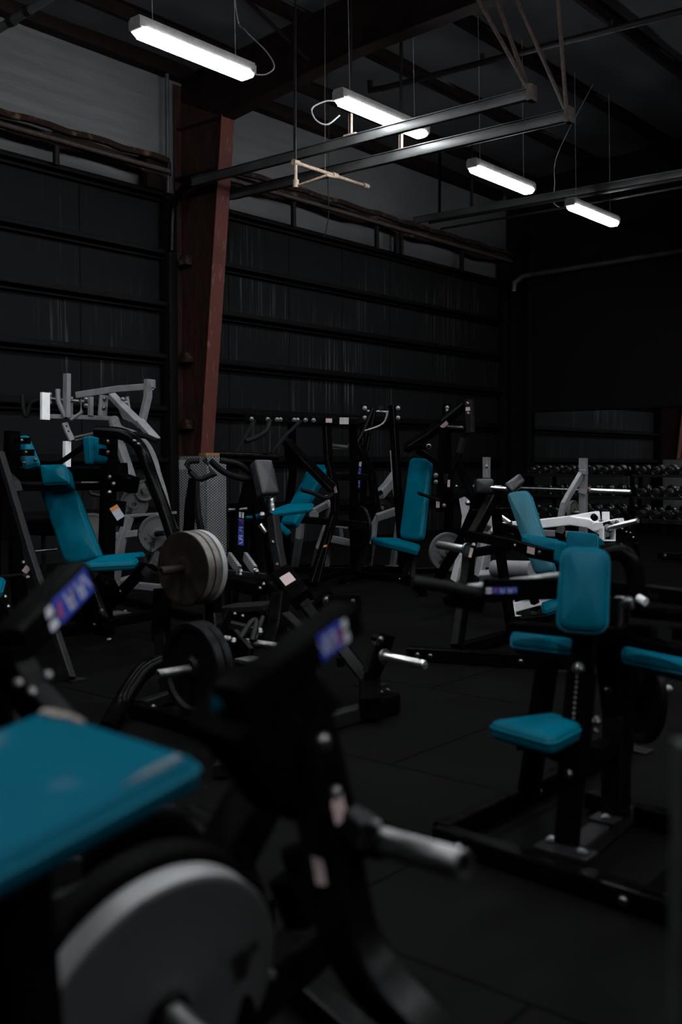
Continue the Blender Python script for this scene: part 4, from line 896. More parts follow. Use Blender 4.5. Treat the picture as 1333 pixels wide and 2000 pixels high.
plate('pale-rimmed iron plate between two others on the upper peg left of centre', face+AX1*.088, AX1, .222, .05, 'iron', 'iron_rim', dish=.004)
plate('grey-rimmed plate, innermost on the upper peg left of centre', face+AX1*.138, AX1, .225, .045, 'pale_plate', 'rim')
beam(r, 'peg_arm', [face+AX1*.24, face+AX1*.26-EZ*.30, p(420, 1240, 6.25)], .08, .08, up=EY)
ub = beam(r, 'peg_post', [p(318, 1150, 6.5), p(314, 1240, 6.5)], .10, .08, up=EY)
beam(r, 'peg_post_foot', [p(300, 1243, 6.5), p(345, 1245, 6.5)], .10, .05); beam(r, 'peg_post', [p(314, 1240, 6.5), onZ(330, 1355, .05)], .08, .08, up=EY)
AX2 = (EX*.99-EY*.09).normalized(); f2_ = p(366, 1308, 4.95)
horn(r, f2_+AX2*.20, f2_-AX2*.17, .024, 'steel', collar=False)
plate('black deep-dished plate, outermost on the lower peg left of centre', f2_+AX2*.035, AX2, .228, .05, 'black_plate', dish=.018, hub=.045)
plate('black plate with worn rim, innermost on the lower peg left of centre', f2_+AX2*.088, AX2, .228, .045, 'black_plate', dish=.014)
beam(r, 'peg_arm', [f2_+AX2*.17, p(425, 1295, 5.5)], .07, .08)

# ---------------- left: shoulder machine with long reclined teal pad, head rest and shoulder pads
r = thing('shrug_machine', 'black machine at the left with long reclined teal pad, head rest and shoulder pads', 'gym machine', onZ(190, 1225))
pad(r, 'back_pad', quad((75, 951, 8.5), (141, 948, 8.35), (196, 1089, 7.9), (127, 1102, 8.0)), .09, .07, 'teal', dome=.014)
pad(r, 'seat', quad((150, 1104, 7.9), (196, 1078, 8.3), (284, 1076, 7.9), (290, 1084, 7.6)) and [onZ(152, 1102, .70), onZ(200, 1084, .70), onZ(284, 1077, .70), onZ(262, 1097, .70)], .06, .06, 'teal', dome=.016)
beam(r, 'seat_rail', [p(205, 1100, 7.75), p(284, 1093, 7.6)], .05, .05, 'black_worn')
pad(r, 'head_rest', quad((76, 906, 8.4), (126, 905, 8.3), (133, 941, 8.15), (83, 944, 8.25)), .13, .035, 'teal', dome=.02)
pad(r, 'shoulder_pad', quad((31, 850, 8.1), (53, 848, 8.1), (76, 903, 7.9), (46, 913, 7.9)), .07, .03, 'teal', dome=.006, flip=False)
pad(r, 'shoulder_pad', quad((179, 851, 8.0), (208, 858, 8.3), (213, 902, 8.3), (183, 906, 8.0)), .08, .02, 'teal', dome=.006)
for (x, y, x2, y2) in ((30, 861, 56, 861), (30, 884, 64, 884)):
    q = beam(r, 'pad_bracket', [p(x, y, 7.85), p(x2, y2, 7.8)], .05, .05); bolts(r, q, (.66 if y < 870 else .72,), .016)
for x, y in ((48, 904), (69, 898)): bolt(r, p(x, y, 7.82), -F, .012)
for (x, y, x2, y2) in ((198, 861, 222, 866), (198, 882, 222, 888)):
    q = beam(r, 'pad_bracket', [p(x, y, 7.9), p(x2, y2, 8.05)], .05, .05); bolts(r, q, (.3,), .016)
lp = beam(r, 'upright', [p(24, 842, 8.0), p(22, 905, 8.0), p(20, 1000, 8.0), p(40, 1180, 8.1), onZ(42, 1250, .05)], .10, .09, up=EY)
beam(r, 'upright', [p(8, 900, 7.7), p(4, 1060, 7.7), onZ(0, 1290, .05)], .06, .09, up=EY)
rp = beam(r, 'upright', [p(214, 846, 8.35), p(212, 960, 8.4), p(208, 1090, 8.4), onZ(205, 1205, .05)], .11, .10, up=EY)
beam(r, 'upright', [p(232, 905, 8.5), p(236, 960, 8.5)], .12, .10, up=EY)
beam(r, 'cross_beam', [p(20, 926, 8.1), p(80, 926, 8.5), p(215, 926, 8.5)], .10, .12); beam(r, 'cross_beam', [p(20, 952, 8.2), p(215, 950, 8.55)], .06, .06)
hr = tube(r, 'curved_arm', [p(188, 843, 8.3), p(222, 845, 8.25), p(248, 851, 8.2), p(268, 866, 8.15), p(284, 895, 8.1), p(300, 940, 8.05), p(322, 1000, 7.95), p(342, 1060, 7.85)], .050, 'black', k=4)
beam(r, 'curved_arm_brace', [p(292, 935, 8.1), p(340, 1040, 7.9)], .05, .09, 'black_worn', up=EY); bolt(r, p(262, 862, 8.05), U, .02); bolt(r, p(270, 868, 8.05), U, .02)
beam(r, 'peg_link', [p(345, 1060, 7.8), p(300, 1090, 7.7), p(240, 1155, 7.8), p(215, 1180, 7.9)], .06, .08); tube(r, 'sleeve', [p(310, 1085, 7.5), p(297, 1110, 7.4)], .045, 'black_worn'); tube(r, 'sleeve', [p(296, 1112, 7.4), p(285, 1126, 7.4)], .05, 'black_worn')
beam(r, 'strut', [p(60, 934, 8.5), p(100, 915, 8.6), p(170, 868, 8.5), p(205, 845, 8.4)], .035, .04)
fl = beam(r, 'front_leg', [p(0, 885, 7.5), p(20, 950, 7.4), p(60, 1085, 7.1), onZ(139, 1326, .02)], .052, .05, 'black_worn', up=EY); foot(r, onZ(148, 1330), .12)
beam(r, 'linkage', [p(10, 925, 7.7), p(30, 945, 7.6), p(34, 960, 7.6)], .07, .05, 'black_worn', up=EY)
sp2 = beam(r, 'seat_post', [p(178, 1125, 7.9), onZ(208, 1208, .1)], .10, .09, 'black', up=EY); beam(r, 'seat_post', [p(160, 1120, 8.0), onZ(176, 1212, .1)], .08, .09, up=EY)
ss = beam(r, 'adjuster_rail', [p(184, 1142, 7.75), p(206, 1206, 7.45)], .05, .02, 'black_worn', up=EY); bolts(r, ss, (.86,), .018)
for i in range(9): c, n, tt, sd = ss.at(.08+.075*i); cyl(r, 'adjustment_hole', c-n*.004, c+n*.0012, .007, 'steel', 10)
beam(r, 'base_frame', [onZ(46, 1246, .04), onZ(130, 1232, .04), onZ(310, 1198, .04)], .075, .08); beam(r, 'base_frame', [onZ(230, 1168, .05), onZ(390, 1206, .05)], .07, .06)
beam(r, 'base_frame', [onZ(130, 1190, .05), onZ(215, 1232, .05)], .08, .07); fpz = MB(); box(fpz, onZ(224, 1198, .085), EX, EY, EZ, .22, .18, .012); fpz.build('foot_plate', 'steel', r)
for x, y in ((184, 1212), (213, 1203), (213, 1194), (245, 1186)): bolt(r, onZ(x, y+8, .09), EZ, .016)
beam(r, 'spring_box', [p(200, 1130, 7.9), p(222, 1170, 7.8)], .14, .1, up=EY)
tube(r, 'pull_pin', [p(207, 1138, 7.6), p(222, 1139, 7.6)], .012, 'steel'); knob(r, p(227, 1138, 7.6), r=.014); knob(r, p(234, 1155, 7.6), r=.012); knob(r, p(253, 1104, 7.5), r=.013)
# safety diamond
dg = beam(r, 'label_plate', [p(214, 1000, 8.05), p(244, 1004, 8.05)], .012, .20, 'black', up=(U+R*.5)); c = p(229, 1001, 7.98); n = (CAM-c).normalized(); u = (R+U*.62).normalized()
lw = sticker(r, c, n, u, n.cross(u), .068, .11, 'pale', 'warning_label', lift=.004); sticker(r, c+n.cross(u)*.042, n, u, n.cross(u), .068, .03, 'orange', 'orange_band', lift=.006, parent=lw)
for x, y in ((214, 932), (214, 962), (222, 945)): knob(r, p(x, y, 8.1), r=.02)
beam(r, 'pivot_block', [p(222, 935, 8.3), p(262, 948, 8.2)], .12, .13); 
beam(r, 'weight_carriage', [p(60, 1030, 8.6), p(105, 1032, 8.5)], .13, .12, 'black'); beam(r, 'guide', [p(85, 1045, 8.6), p(86, 1130, 8.6)], .03, .03, 'black_worn', up=EY); tube(r, 'pin', [p(70, 1077, 8.5), p(112, 1073, 8.5)], .01, 'steel')
for x, y in ((46, 1099), (54, 1128), (75, 1126), (66, 1096)): knob(r, p(x, y, 7.1), r=.018)
stb = beam(r, 'label_tab', [p(48, 1118, 7.1), p(57, 1106, 7.1)], .03, .03); bsticker(r, stb, .5, .05, .04)
tube(r, 'rod', [p(0, 1128, 7.4), p(48, 1123, 7.2)], .015, 'black_worn')
# pad and frame cut by the left edge
r = thing('edge_machine', 'black machine cut by the left picture edge, only a teal pad corner and knobs showing', 'gym machine', onZ(-60, 1290))
pad(r, 'seat', [onZ(-90, 1150, .62), onZ(-30, 1118, .62), onZ(10, 1128, .62), onZ(4, 1150, .62)], .06, .03, 'teal'); beam(r, 'seat_post', [p(-40, 1150, 6.9), onZ(-30, 1290, .05)], .1, .1, up=EY)
beam(r, 'base_frame', [onZ(-70, 1292, .04), onZ(40, 1216+55, .04)], .08, .08, 'black_worn'); beam(r, 'brace', [p(-20, 1165, 6.9), p(25, 1230, 7.0)], .08, .08, up=EY)
for x, y in ((9, 1166), (15, 1185)): knob(r, p(x, y, 6.8), r=.018)

# ---------------- silver pulldown machine behind, left
r = thing('pulldown_machine', 'tall silver-grey lever machine standing against the black wall at the left', 'gym machine', onZ(230, 1130))
S = 'silver'; D = 11.2
beam(r, 'top_post', [p(131, 730, D), p(130, 815, D)], .055, .08, S, up=EY)
ep = beam(r, 'end_plate', [p(88, 767, D-.1), p(88, 820, D-.1)], .045, .10, 'white', up=EX)
beam(r, 'top_rail', [p(90, 813, D), p(160, 815, D+.1), p(228, 818, D+.2)], .05, .05, S)
ub = beam(r, 'upper_arm', [p(150, 772, D+.5), p(230, 760, D+.4), p(298, 755, D+.2)], .06, .075, S)
beam(r, 'arm_end', [p(290, 741, D+.1), p(289, 775, D+.1), p(276, 830, D+.1)], .075, .07, S, up=EY); beam(r, 'arm_cap', [p(296, 750, D), p(303, 750, D)], .07, .09, S)
tube(r, 'handle', [p(113, 760, D), p(114, 782, D), p(121, 800, D), p(129, 815, D)], .028, S, k=3); tube(r, 'handle', [p(157, 780, D), p(160, 805, D), p(138, 820, D)], .018, S)
for x in (137, 177): beam(r, 'bracket', [p(x, 775, D+.1), p(x, 812, D+.1)], .05, .05, S, up=EY)
bk = beam(r, 'bracket', [p(203, 772, D), p(200, 812, D)], .105, .03, S, up=EY); bolts(r, bk, (.18, .64), .022)
tube(r, 'pivot_shaft', [p(95, 779, D+.05), p(165, 785, D+.05)], .022, 'steel')
for x, y in ((97, 770), (97, 778), (97, 786), (168, 780), (168, 792), (240, 780), (246, 787)): bolt(r, p(x, y, D-.05), -F, .02)
tube(r, 'black_grip', [p(88, 780, D), p(62, 787, D), p(52, 812, D), p(46, 800, D), p(43, 772, D)], .026, 'grip', k=4)
dga = beam(r, 'lever_arm', [p(218, 772, D), p(245, 800, D-.1), p(278, 832, D-.2)], .09, .06, S, up=EY); dgb = beam(r, 'lever_arm', [p(272, 822, D-.2), p(306, 860, D-.3)], .10, .05, S, up=EY)
mb = MB(); a_, b_, c_ = p(220, 778, D), p(240, 818, D), p(270, 830, D); o_ = F*.02; mb.add([a_, b_, c_, a_+o_, b_+o_, c_+o_], [(0, 1, 2), (5, 4, 3), (0, 3, 4, 1), (1, 4, 5, 2), (2, 5, 3, 0)]); mb.build('gusset', S, r, smooth=False)
tube(r, 'black_grip', [p(262, 848, D-.2), p(285, 852, D-.3), p(308, 862, D-.4)], .03, 'grip'); beam(r, 'lever_arm', [p(248, 775, D+.1), p(252, 798, D+.1)], .03, .03, S, up=EY)
tube(r, 'main_frame', [p(222, 820, D+.1), p(232, 840, D), p(262, 852, D), p(282, 870, D), p(296, 895, D), p(306, 930, D), p(318, 970, D), p(330, 1030, D)], .06, S, k=4)
bm_ = beam(r, 'main_frame', [p(234, 868, D-.1), p(247, 905, D-.1), p(258, 940, D-.1)], .10, .07, S, up=EY); beam(r, 'main_frame', [p(222, 826, D), p(232, 862, D), p(236, 880, D)], .08, .07, S, up=EY)
lh = beam(r, 'hole_plate', [p(126, 826, D), p(132, 842, D), p(141, 860, D)], .07, .03, S, up=EY)
for t_ in (.2, .5): c, n, tt, sd = lh.at(t_); cyl(r, 'adjustment_hole', c-n*.003, c+n*.001, .012, 'rubber', 10)
beam(r, 'front_post', [p(131, 862, D), p(130, 940, D), p(131, 960, D)], .075, .06, 'white', up=EY)
tube(r, 'chrome_bar', [p(148, 856, D-.1), p(190, 847, D-.2)], .026, 'chrome')
beam(r, 'lower_frame', [p(252, 1010, D), p(236, 1060, D), onZ(222, 1150, .03)], .10, .07, S, up=EY); beam(r, 'lower_frame', [p(213, 1048, D), p(278, 1040, D)], .05, .07, S); beam(r, 'lower_frame', [p(213, 1030, D), p(213, 1064, D)], .02, .1, S, up=EY)
beam(r, 'lower_frame', [p(243, 1008, D+.2), p(345, 1001, D+.4)], .03, .03, 'silver'); beam(r, 'hub', [p(236, 935, D), p(262, 945, D)], .10, .11, S)
beam(r, 'back_frame', [p(160, 945, D+.3), p(190, 946, D+.3)], .06, .09, S); tube(r, 'hook', [p(168, 945, D), p(178, 965, D), p(205, 971, D)], .02, 'black_worn')
beam(r, 'base_frame', [onZ(110, 1128, .04), onZ(330, 1150, .04)], .08, .08, S); beam(r, 'foot', [onZ(212, 1140, .04), onZ(280, 1120, .04)], .1, .03, S)
beam(r, 'back_post', [p(330, 1030, D), onZ(322, 1148, .05)], .08, .08, S, up=EY)
tube(r, 'weight_horn', [p(300, 1043, D-.3), p(322, 1041, D-.55)], .028, 'black_worn')
AX3 = (EX*.75-EY*.66).normalized()
AX3 = (-EX*.45-EY*.9).normalized()
plate('grey plate, front one of the pair on the silver machine', p(308, 1043, D-.35), AX3, .205, .035, 'grey_plate'); plate('dark grey plate, rear one of the pair on the silver machine', p(308, 1043, D-.35)-AX3*.036, AX3, .205, .035, 'black_plate')
plate('small pale plate stored high on the silver machine, behind the black curved arm', p(283, 958, D+.3), AX3, .12, .03, 'pale_plate')
plate('pale plate showing between the long teal pad and its post', p(180, 1040, D+.35), AX3, .22, .035, 'pale_plate'); tube(r, 'weight_horn', [p(283, 958, D+.2), p(283, 958, D+.2)-AX3*.25], .026, 'steel'); tube(r, 'weight_horn', [p(180, 1040, D+.3), p(180, 1040, D+.3)-AX3*.25], .026, 'steel'); plate('dark plate stored behind the safety label of the left machine', p(262, 985, D+.3), AX3, .16, .035, 'grey_plate')

# ---------------- bench press with barbell
r = thing('bench_press_rack', 'silver-grey bench press rack with two posts in front of the dumbbells', 'weight rack', onZ(1050, 1120))
D1, D2 = 13.6, 12.7
beam(r, 'upright', [p(951, 893, D1), p(951, 960, D1), onZ(951, 1108, .03)], .085, .08, S, up=EY); bpo = beam(r, 'upright', [p(1140, 895, D2), p(1140, 1006, D2), onZ(1140, 1115, .03)], .085, .09, S, up=EY)
bolt(r, p(951, 911, D1-.06), -F, .02); bolt(r, p(1140, 920, D2-.06), -F, .012)
beam(r, 'spotter_strut', [p(1136, 926, D2-.1), p(1110, 970, D2-.4), p(1102, 985, D2-.5), p(1097, 1005, D2-.5), onZ(1096, 1128, .04)], .075, .06, S, up=EY)
beam(r, 'spotter_strut', [p(960, 950, D1-.2), p(935, 990, D1-.7), onZ(930, 1112, .04)], .075, .06, S, up=EY)
beam(r, 'cross_beam', [p(951, 1035, D1), p(1140, 1045, D2)], .07, .08, S); beam(r, 'bar_hook', [p(1133, 922, D2-.1), p(1148, 922, D2-.15)], .05, .06, S); beam(r, 'bar_hook', [p(944, 945, D1-.1), p(958, 945, D1-.1)], .05, .06, S); beam(r, 'bar_hook', [p(1132, 958, D2-.1), p(1146, 962, D2-.1)], .05, .06, S)
plate('grey plate stored on the bench press rack below the bar', p(1120, 999, D2+.2), -EY, .14, .04, 'pale_plate'); tube(r, 'weight_horn', [p(1108, 1000, D2+.2), p(1142, 1003, D2)], .022, 'steel')
bb = thing('barbell', 'chrome barbell with a red collar resting on the bench press rack', 'barbell', p(1100, 958, 12.8))
L0, L1 = p(925, 950, 13.75), p(1233, 961, 12.35)
dv = (L1-L0); 
tube(bb, 'shaft', [L0+dv*.2, L0+dv*.765], .0145, 'steel'); cyl(bb, 'sleeve', L0, L0+dv*.2, .026, 'chrome'); cyl(bb, 'sleeve', L0+dv*.765, L1, .026, 'chrome'); cyl(bb, 'collar', L0+dv*.735, L0+dv*.752, .05, 'red_clip'); cyl(bb, 'sleeve_shoulder', L0+dv*.752, L0+dv*.768, .036, 'steel')

# ---------------- white lever machine at the right
r = thing('white_lever_machine', 'white-painted lever machine with chrome peg in front of the dumbbell racks', 'gym machine', onZ(1060, 1205))
W = 'white'
wa = beam(r, 'lever_arm', [p(930, 1032, 10.3), p(1050, 1024, 9.8), p(1120, 1016, 9.5), p(1168, 1008, 9.3)], .08, .09, W); 
beam(r, 'lever_arm', [p(1120, 1017, 9.45), p(1155, 1022, 9.3), p(1186, 1040, 9.1)], .08, .085, W)
hb = beam(r, 'head_box', [p(1165, 1030, 9.2), p(1214, 1020, 9.0)], .10, .075, W); bolts(r, hb, (.78, .96), .018)
mb = MB(); c = p(1184, 1008, 9.25); box(mb, c, R, F, U, .06, .06, .08, .01); mb.build('pivot_tab', W, r)
cyl(r, 'pivot', p(1160, 1009, 9.15), p(1163, 1012, 9.1), .03, 'black'); beam(r, 'slot', [p(1180, 1024, 9.08), p(1195, 1020, 9.04)], .04, .03, 'rubber')
mb = MB(); q = p(1187, 1044, 9.05); ww = .062
for (dx, dz, sx, sz) in ((-.05, 0, .012, .11), (.05, 0, .012, .11), (0, -.05, .11, .012), (0, .05, .11, .012)): box(mb, q+R*dx+U*dz, R, F, U, sx, .14, sz, .001)
mb.build('square_socket', W, r)
horn(r, p(1187, 1033, 9.0), p(1247, 1017, 8.75), .024, 'chrome'); cyl(r, 'pin', p(1198, 1022, 8.95), p(1201, 1032, 8.95), .006, 'steel')
beam(r, 'strut', [p(1180, 1046, 9.1), p(1172, 1062, 9.1)], .04, .04, W, up=EY)
beam(r, 'base_post', [p(1095, 1035, 9.8), onZ(1095, 1160, .05)], .08, .08, 'black', up=EY)
lf = beam(r, 'leg', [p(999, 1160, 9.3), onZ(1003, 1203, .02)], .035, .05, W, up=EY); wl = beam(r, 'base_frame', [p(1004, 1187, 9.3), p(1048, 1175, 9.2), p(1100, 1165, 9.0)], .06, .085, W); foot(r, onZ(1004, 1205), .12, m='white')
beam(r, 'linkage', [p(1036, 1150, 9.3), p(1050, 1190, 9.2)], .06, .1, 'black', up=EY); cyl(r, 'roller', p(1040, 1200, 9.1), p(1044, 1200, 9.05), .03, 'black_worn'); beam(r, 'base_frame', [onZ(1010, 1212, .04), onZ(1180, 1195, .04)], .08, .06, 'black')
beam(r, 'front_linkage', [p(1180, 1050, 9.2), p(1225, 1078, 9.0)], .07, .05); knob(r, p(1220, 1075, 8.9), r=.02); beam(r, 'front_linkage', [p(1213, 1062, 9.0), p(1221, 1074, 8.95)], .018, .02, 'steel')
beam(r, 'seat_rail', [p(1118, 1070, 9.6), p(1225, 1072, 9.2)], .08, .07)
for pts in (((1205, 985), (1230, 1010), (1240, 1060)), ((1245, 1010), (1232, 1030), (1245, 1065))): tube(r, 'black_lever', [p(x, y, 9.6) for x, y in pts], .022, 'black')
beam(r, 'rear_leg', [p(1242, 1060, 9.5), onZ(1250, 1190, .02)], .05, .05, 'black', up=EY)
for x, y in ((1216, 1033), (1224, 1039), (1232, 1041), (1238, 1050), (1180, 1063)): knob(r, p(x, y, 9.3), r=.012)

# ---------------- silver frames between the machines
def frame_thing(name, label, loc, beams, plates=()):
    t = thing(name, label, 'gym machine', loc)
    for i, bmx in enumerate(beams):
        pts = [p(*q) if len(q) == 3 and q[2] > 1.5 else onZ(*q) for q in bmx[0]]
        beam(t, bmx[3] if len(bmx) > 3 else 'frame_tube', pts, bmx[1], bmx[1]*.9, bmx[2], up=EY)
    return t
ft = frame_thing('leg_press_machine', 'grey-painted frame standing between the slanted teal pad and the tall teal pad', onZ(700, 1105), [
    (((768, 880, 14.3), (774, 960, 14.2), (782, 1000, 14.0), (774, 1060, 13.8), (768, 1102, .03)), .075, S, 'upright'),
    (((775, 925, 13.9), (757, 950, 13.6), (742, 966, 13.4)), .12, S, 'slanted_beam'),
    (((733, 1012, 13.3), (778, 997, 13.6)), .10, S, 'side_rail'), (((733, 1010, 13.3), (728, 1060, 13.2), (722, 1103, .03)), .075, S, 'leg'),
    (((640, 1052, 13.2), (690, 1062, 13.4)), .10, S, 'side_rail'), (((638, 1024, 13.2), (622, 1070, 13.1), (612, 1108, .03)), .06, S, 'leg'),
    (((638, 878, 13.6), (641, 930, 13.5)), .055, 'white', 'upright'), (((640, 968, 13.2), (641, 1024, 13.3), (640, 1108, .03)), .055, S, 'upright'), (((612, 1000, 13.1), (641, 984, 13.2)), .08, S, 'side_rail'), (((640, 978, 13.1), (650, 995, 13.0)), .04, S, 'gusset'),
    (((588, 1018, 13.1), (585, 1050, 13.1), (576, 1108, .03)), .085, S, 'leg'), (((650, 1026, 13.6), (680, 1030, 13.6)), .05, S, 'side_rail'), (((666, 1028, 13.6), (668, 1052, 13.6)), .04, S, 'post'), (((730, 1062, 13.5), (770, 1064, 13.6)), .05, 'black_worn', 'side_rail'), (((560, 1105, .03), (770, 1112, .03)), .07, 'black', 'base_frame')])
cyl(ft, 'pivot_hub', p(612, 1006, 13.0), p(614, 1006, 12.9), .06, S); foot(ft, onZ(724, 1108), .16, m='silver'); foot(ft, onZ(767, 1106), .16, m='silver')
plate('dark plate on the grey frame behind the overhead press machine', p(748, 992, 13.9), -F+R*.5, .17, .035, 'black_plate')
tube(ft, 'weight_horn', [p(748, 992, 13.85), p(748, 992, 13.85)+(F-R*.5).normalized()*.3], .025, 'steel')
ft2 = frame_thing('leg_extension_machine', 'grey-painted frame behind the black A-frame machine with a plate on its left', onZ(930, 1165), [
    (((906, 975, 9.9), (912, 1010, 9.8), (908, 1060, 9.6), (890, 1130, 9.4), (888, 1172, .03)), .075, S, 'upright'), (((948, 1000, 9.9), (950, 1060, 9.7), (936, 1120, 9.6), (930, 1168, .03)), .085, S, 'upright'),
    (((938, 1010, 9.7), (962, 1022, 9.7)), .16, S, 'bracket_plate'), (((968, 1026, 9.6), (1000, 1040, 9.6)), .07, 'black_worn', 'lever'), (((940, 1128, 9.4), (1035, 1120, 9.2)), .11, S, 'side_rail'), (((870, 1172, .03), (962, 1160, .03)), .06, 'black', 'base_frame')])
tube(ft2, 'chrome_bar', [p(975, 1006, 9.6), p(998, 1022, 9.4)], .02, 'chrome'); tube(ft2, 'roller', [p(965, 1110, 9.3), p(1040, 1112, 9.0)], .075, 'silver'); foot(ft2, onZ(932, 1170), .2, m='silver')
pcx = p(874, 1078, 9.9); plate('grey-faced plate low behind the chrome peg of the A-frame machine', pcx, -EX*.5-EY*.86, .19, .04, 'grey_plate'); tube(ft2, 'weight_horn', [pcx, p(900, 1082, 9.7)], .026, 'steel')

# handle tower seen in front of the diamond plate
r = thing('dip_handle_stand', 'thin black stand with crooked grips in front of the diamond plate box', 'gym machine', onZ(395, 1140))
tube(r, 'hand_grip', [p(389, 900, 10.4), p(370, 901, 10.4), p(365, 908, 10.4), p(372, 922, 10.4), p(384, 935, 10.4), p(394, 936, 10.4), p(418, 926, 10.4), p(400, 897, 10.4)], .028, 'grip')
beam(r, 'post', [p(380, 935, 10.4), p(372, 985, 10.4), p(367, 1060, 10.4), onZ(366, 1165, .03)], .10, .07, up=EY); beam(r, 'post', [p(383, 940, 10.4), p(386, 1000, 10.4), p(393, 1035, 10.4), onZ(400, 1165, .03)], .05, .06, 'black_worn', up=EY)
beam(r, 'base_frame', [onZ(355, 1168, .03), onZ(410, 1168, .03)], .08, .06)

# ---------------- foreground machine (out of focus): bench pad, plate stack, lever arms
r = thing('plate_loaded_bench', 'out-of-focus black lever bench nearest the camera with worn teal pad and two angled lever arms', 'gym machine', V((2.0, 1.5, 0)))
q0 = p(92, 1380, 1.66); q1 = p(390, 1474, 1.385); dl = (-EX*.98-EZ*.17).normalized()
pad(r, 'bench_pad', [q0, q1, q1+dl*.62, q0+dl*.62], .05, .02, 'teal_worn', dome=.006)
bp_ = [o for o in r.children if o.name.startswith('bench_pad')][0]; e_ = (q1-q0); n_ = e_.cross(dl).normalized(); n_ = n_ if n_.z > 0 else -n_
def torn(pts, m):
    mb = MB(); vs = [q0+e_*a+dl*b+n_*c for a, b, c in pts]; k_ = len(vs); vs2 = [v-n_*.003 for v in vs]
    mb.add(vs+vs2, [tuple(range(k_)), tuple(reversed(range(k_, 2*k_)))]+[(i, i+k_, (i+1) % k_+k_, (i+1) % k_) for i in range(k_)]); o = mb.build('torn_patch', m, r, smooth=False); o.parent = bp_; o['label'] = 'pale torn patch in the vinyl'
torn([(.03, .012, .0035), (.08, .004, .003), (.18, .003, .003), (.27, .005, .003), (.34, .013, .0035), (.29, .020, .004), (.22, .017, .004), (.15, .027, .0045), (.09, .022, .004), (.05, .028, .004)], 'torn')
torn([(.93, .016, .003), (.965, .02, .002), (.97, .06, .002), (.955, .12, .002), (.935, .09, .003), (.925, .05, .0035)], 'torn_grey')
beam(r, 'pad_rail', [q0.lerp(q1, .5)+dl*.1-EZ*.11, q0.lerp(q1, .5)+dl*.6-EZ*.11], .07, .07)
mid = q0.lerp(q1, .5)
beam(r, 'bench_post', [mid+dl*.18-EZ*.12, V((mid.x-.12, mid.y, .05))], .08, .08, up=EY)
# arms (mirror pair, about .75 m apart)
Rt = p(678, 1205, 1.87); Rb = p(450, 1375, 1.62)
dY = V((0, .75, 0)); 
ra = beam(r, 'lever_arm', [Rt, Rb], .062, .062, up=EY)
la_t, la_b = p(152, 1128, 2.36), p(18, 1262, 2.10)
la = beam(r, 'lever_arm', [la_t, p(80, 1200, 2.22), la_b], .075, .085, up=EY); decal(r, la, .38, .19, rev=True, second=False)
decal(r, ra, .26, .085, rev=False, second=False)
# left side frame
beam(r, 'side_frame', [la_b, p(20, 1300, 2.1), p(60, 1360, 2.1), p(190, 1500, 2.05)], .05, .11, up=EY)
beam(r, 'side_frame', [p(20, 1260, 2.3), p(15, 1340, 2.3), p(45, 1480, 2.2)], .06, .06, 'black', up=EY)
for x, y in ((93, 1320), (35, 1335), (62, 1352)): knob(r, p(x, y, 2.02), r=.011)
# right lever: hub, post, horn, curved tail
beam(r, 'lever_hub', [p(455, 1372, 1.66), p(500, 1440, 1.72), p(560, 1530, 1.84)], .12, .12, up=EY); beam(r, 'lever_hub', [p(520, 1330, 1.75), p(600, 1420, 1.8)], .12, .10, up=EY)
boxpad(r, 'stop_pad', p(431, 1366, 1.66), R, U, -F, .014, .045, .05, 'teal', .006, pip=False)
pst = beam(r, 'lever_post', [p(590, 1395, 1.78), p(612, 1480, 1.78), p(632, 1570, 1.78), p(648, 1640, 1.80)], .09, .07, up=EY); bolts(r, pst, (.22,), .013); bolts(r, pst, (.60,), .011)
tail = beam(r, 'lever_tail', [p(636, 1580, 1.80), p(652, 1680, 1.80), p(668, 1760, 1.78), p(685, 1830, 1.76), p(728, 1905, 1.74), p(800, 1980, 1.72), p(900, 2080, 1.70)], .08, .08, up=EY, k=4)
bsticker(r, pst, .70, .045, .030); c, n, tt, sd = pst.at(.74); 
bsticker(r, tail, .20, .052, .024)
beam(r, 'horn_bracket', [p(655, 1588, 1.8), p(695, 1612, 1.78), p(722, 1632, 1.75)], .045, .05, 'black_worn', up=EZ)
horn(r, p(700, 1630, 1.83), p(908, 1690, 1.62), .0245, 'steel'); knob(r, p(735, 1612, 1.74), r=.010)
tube(r, 'horn_sleeve', [p(690, 1627, 1.84), p(742, 1642, 1.78)], .034, 'black')
beam(r, 'stop_block', [p(560, 1690, 2.0), p(598, 1675, 2.0)], .05, .06); beam(r, 'stop_block', [p(576, 1700, 2.0), p(610, 1790, 2.0)], .10, .07, up=EY)
beam(r, 'side_frame', [p(548, 1450, 2.05), p(500, 1560, 1.98), p(425, 1700, 1.88)], .085, .09, up=EY)
bq = beam(r, 'base_frame', [p(665, 1790, 2.25), p(600, 1850, 2.1), p(535, 1905, 1.97), p(440, 1985, 1.8)], .085, .09, 'black'); knob(r, p(527, 1907, 1.88), r=.013)
tube(r, 'arch_tube', [p(120, 1700, 2.3), p(220, 1640, 2.3), p(320, 1612, 2.25), p(390, 1625, 2.2), p(440, 1680, 2.1), p(470, 1760, 2.0)], .05, 'black', k=4)
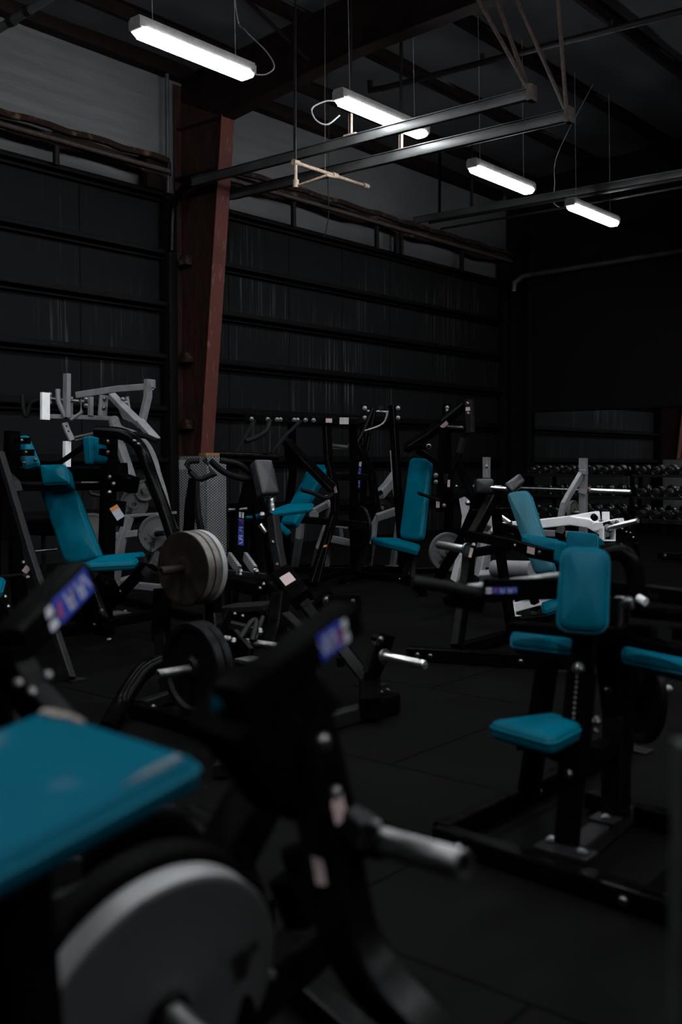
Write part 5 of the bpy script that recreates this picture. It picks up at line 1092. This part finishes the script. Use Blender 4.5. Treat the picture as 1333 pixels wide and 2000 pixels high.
for a_, b_ in (((205, 1618, 2.5), (312, 1598, 2.45)), ((175, 1640, 2.4), (260, 1690, 2.3)), ((75, 1785, 2.1), (180, 1740, 2.1)), ((20, 1730, 2.1), (150, 1690, 2.2))): beam(r, 'base_rail', [p(*a_), p(*b_)], .05, .05, 'black_worn')
beam(r, 'base_frame', [onZ(330, 1700, .04), onZ(760, 2080, .04)], .08, .08); beam(r, 'base_frame', [onZ(60, 1620, .04), onZ(520, 1790, .04)], .08, .08)
knob(r, p(43, 1880, 1.7), r=.009)
# plate stack of the nearest machine
pf = p(326, 1972, 1.66); AN = (-EY*.96-EX*.10-EZ*.20).normalized()
horn(r, pf-AN*.28, pf+AN*.14, .0248, 'steel', collar=False); beam(r, 'peg_arm', [pf-AN*.26, p(200, 1800, 2.15)], .08, .08)
cyl(r, 'horn_cap', pf+AN*.004, pf+AN*.02, .036, 'black_plate')
plate('large worn grey weight plate, nearest the camera at the bottom', pf-AN*.027, AN, .228, .054, 'grey_plate', 'rim', dish=.003, hub=.045)
plate('black rubber-rimmed plate behind the large grey one at the bottom', pf-AN*.082, AN, .246, .05, 'rubber', dish=.004)

# small things on the floor
r = thing('low_bench', 'low black flat frame lying on the floor at the right edge under the dumbbell rack', 'floor frame', onZ(1310, 1090))
lb = beam(r, 'frame', [onZ(1288, 1084, .09), onZ(1420, 1092, .09)], .12, .10); bolts(r, lb, (.12, .4), .022); beam(r, 'skid', [onZ(1296, 1090, .02), onZ(1410, 1098, .02)], .08, .04)
mb = MB(); c = onZ(213, 1248, .006); box(mb, c, (EX+EY*.3).normalized(), (EY-EX*.3).normalized(), EZ, .035, .02, .012, .003); tag(mb.build('paper_scrap', 'paper', origin=c), 'tiny white scrap lying on the floor in front of the left machine', 'paper')
# pale post brushing the right picture edge
mb = MB(); box(mb, p(1352, 1500, 1.25)*V((1, 1, 0))+V((0, 0, .5)) if False else V((p(1353, 1500, 1.25).x, p(1353, 1500, 1.25).y, .53)), R, V((F.x, F.y, 0)).normalized(), EZ, .04, .04, 1.06, .006)
tag(mb.build('padded_post', 'olive', origin=V((p(1353, 1500, 1.25).x, p(1353, 1500, 1.25).y, 0))), 'blurred dark olive post at the bottom right picture edge', 'post')

for o in list(bpy.data.objects):
    if '_loc' in o: del o['_loc']
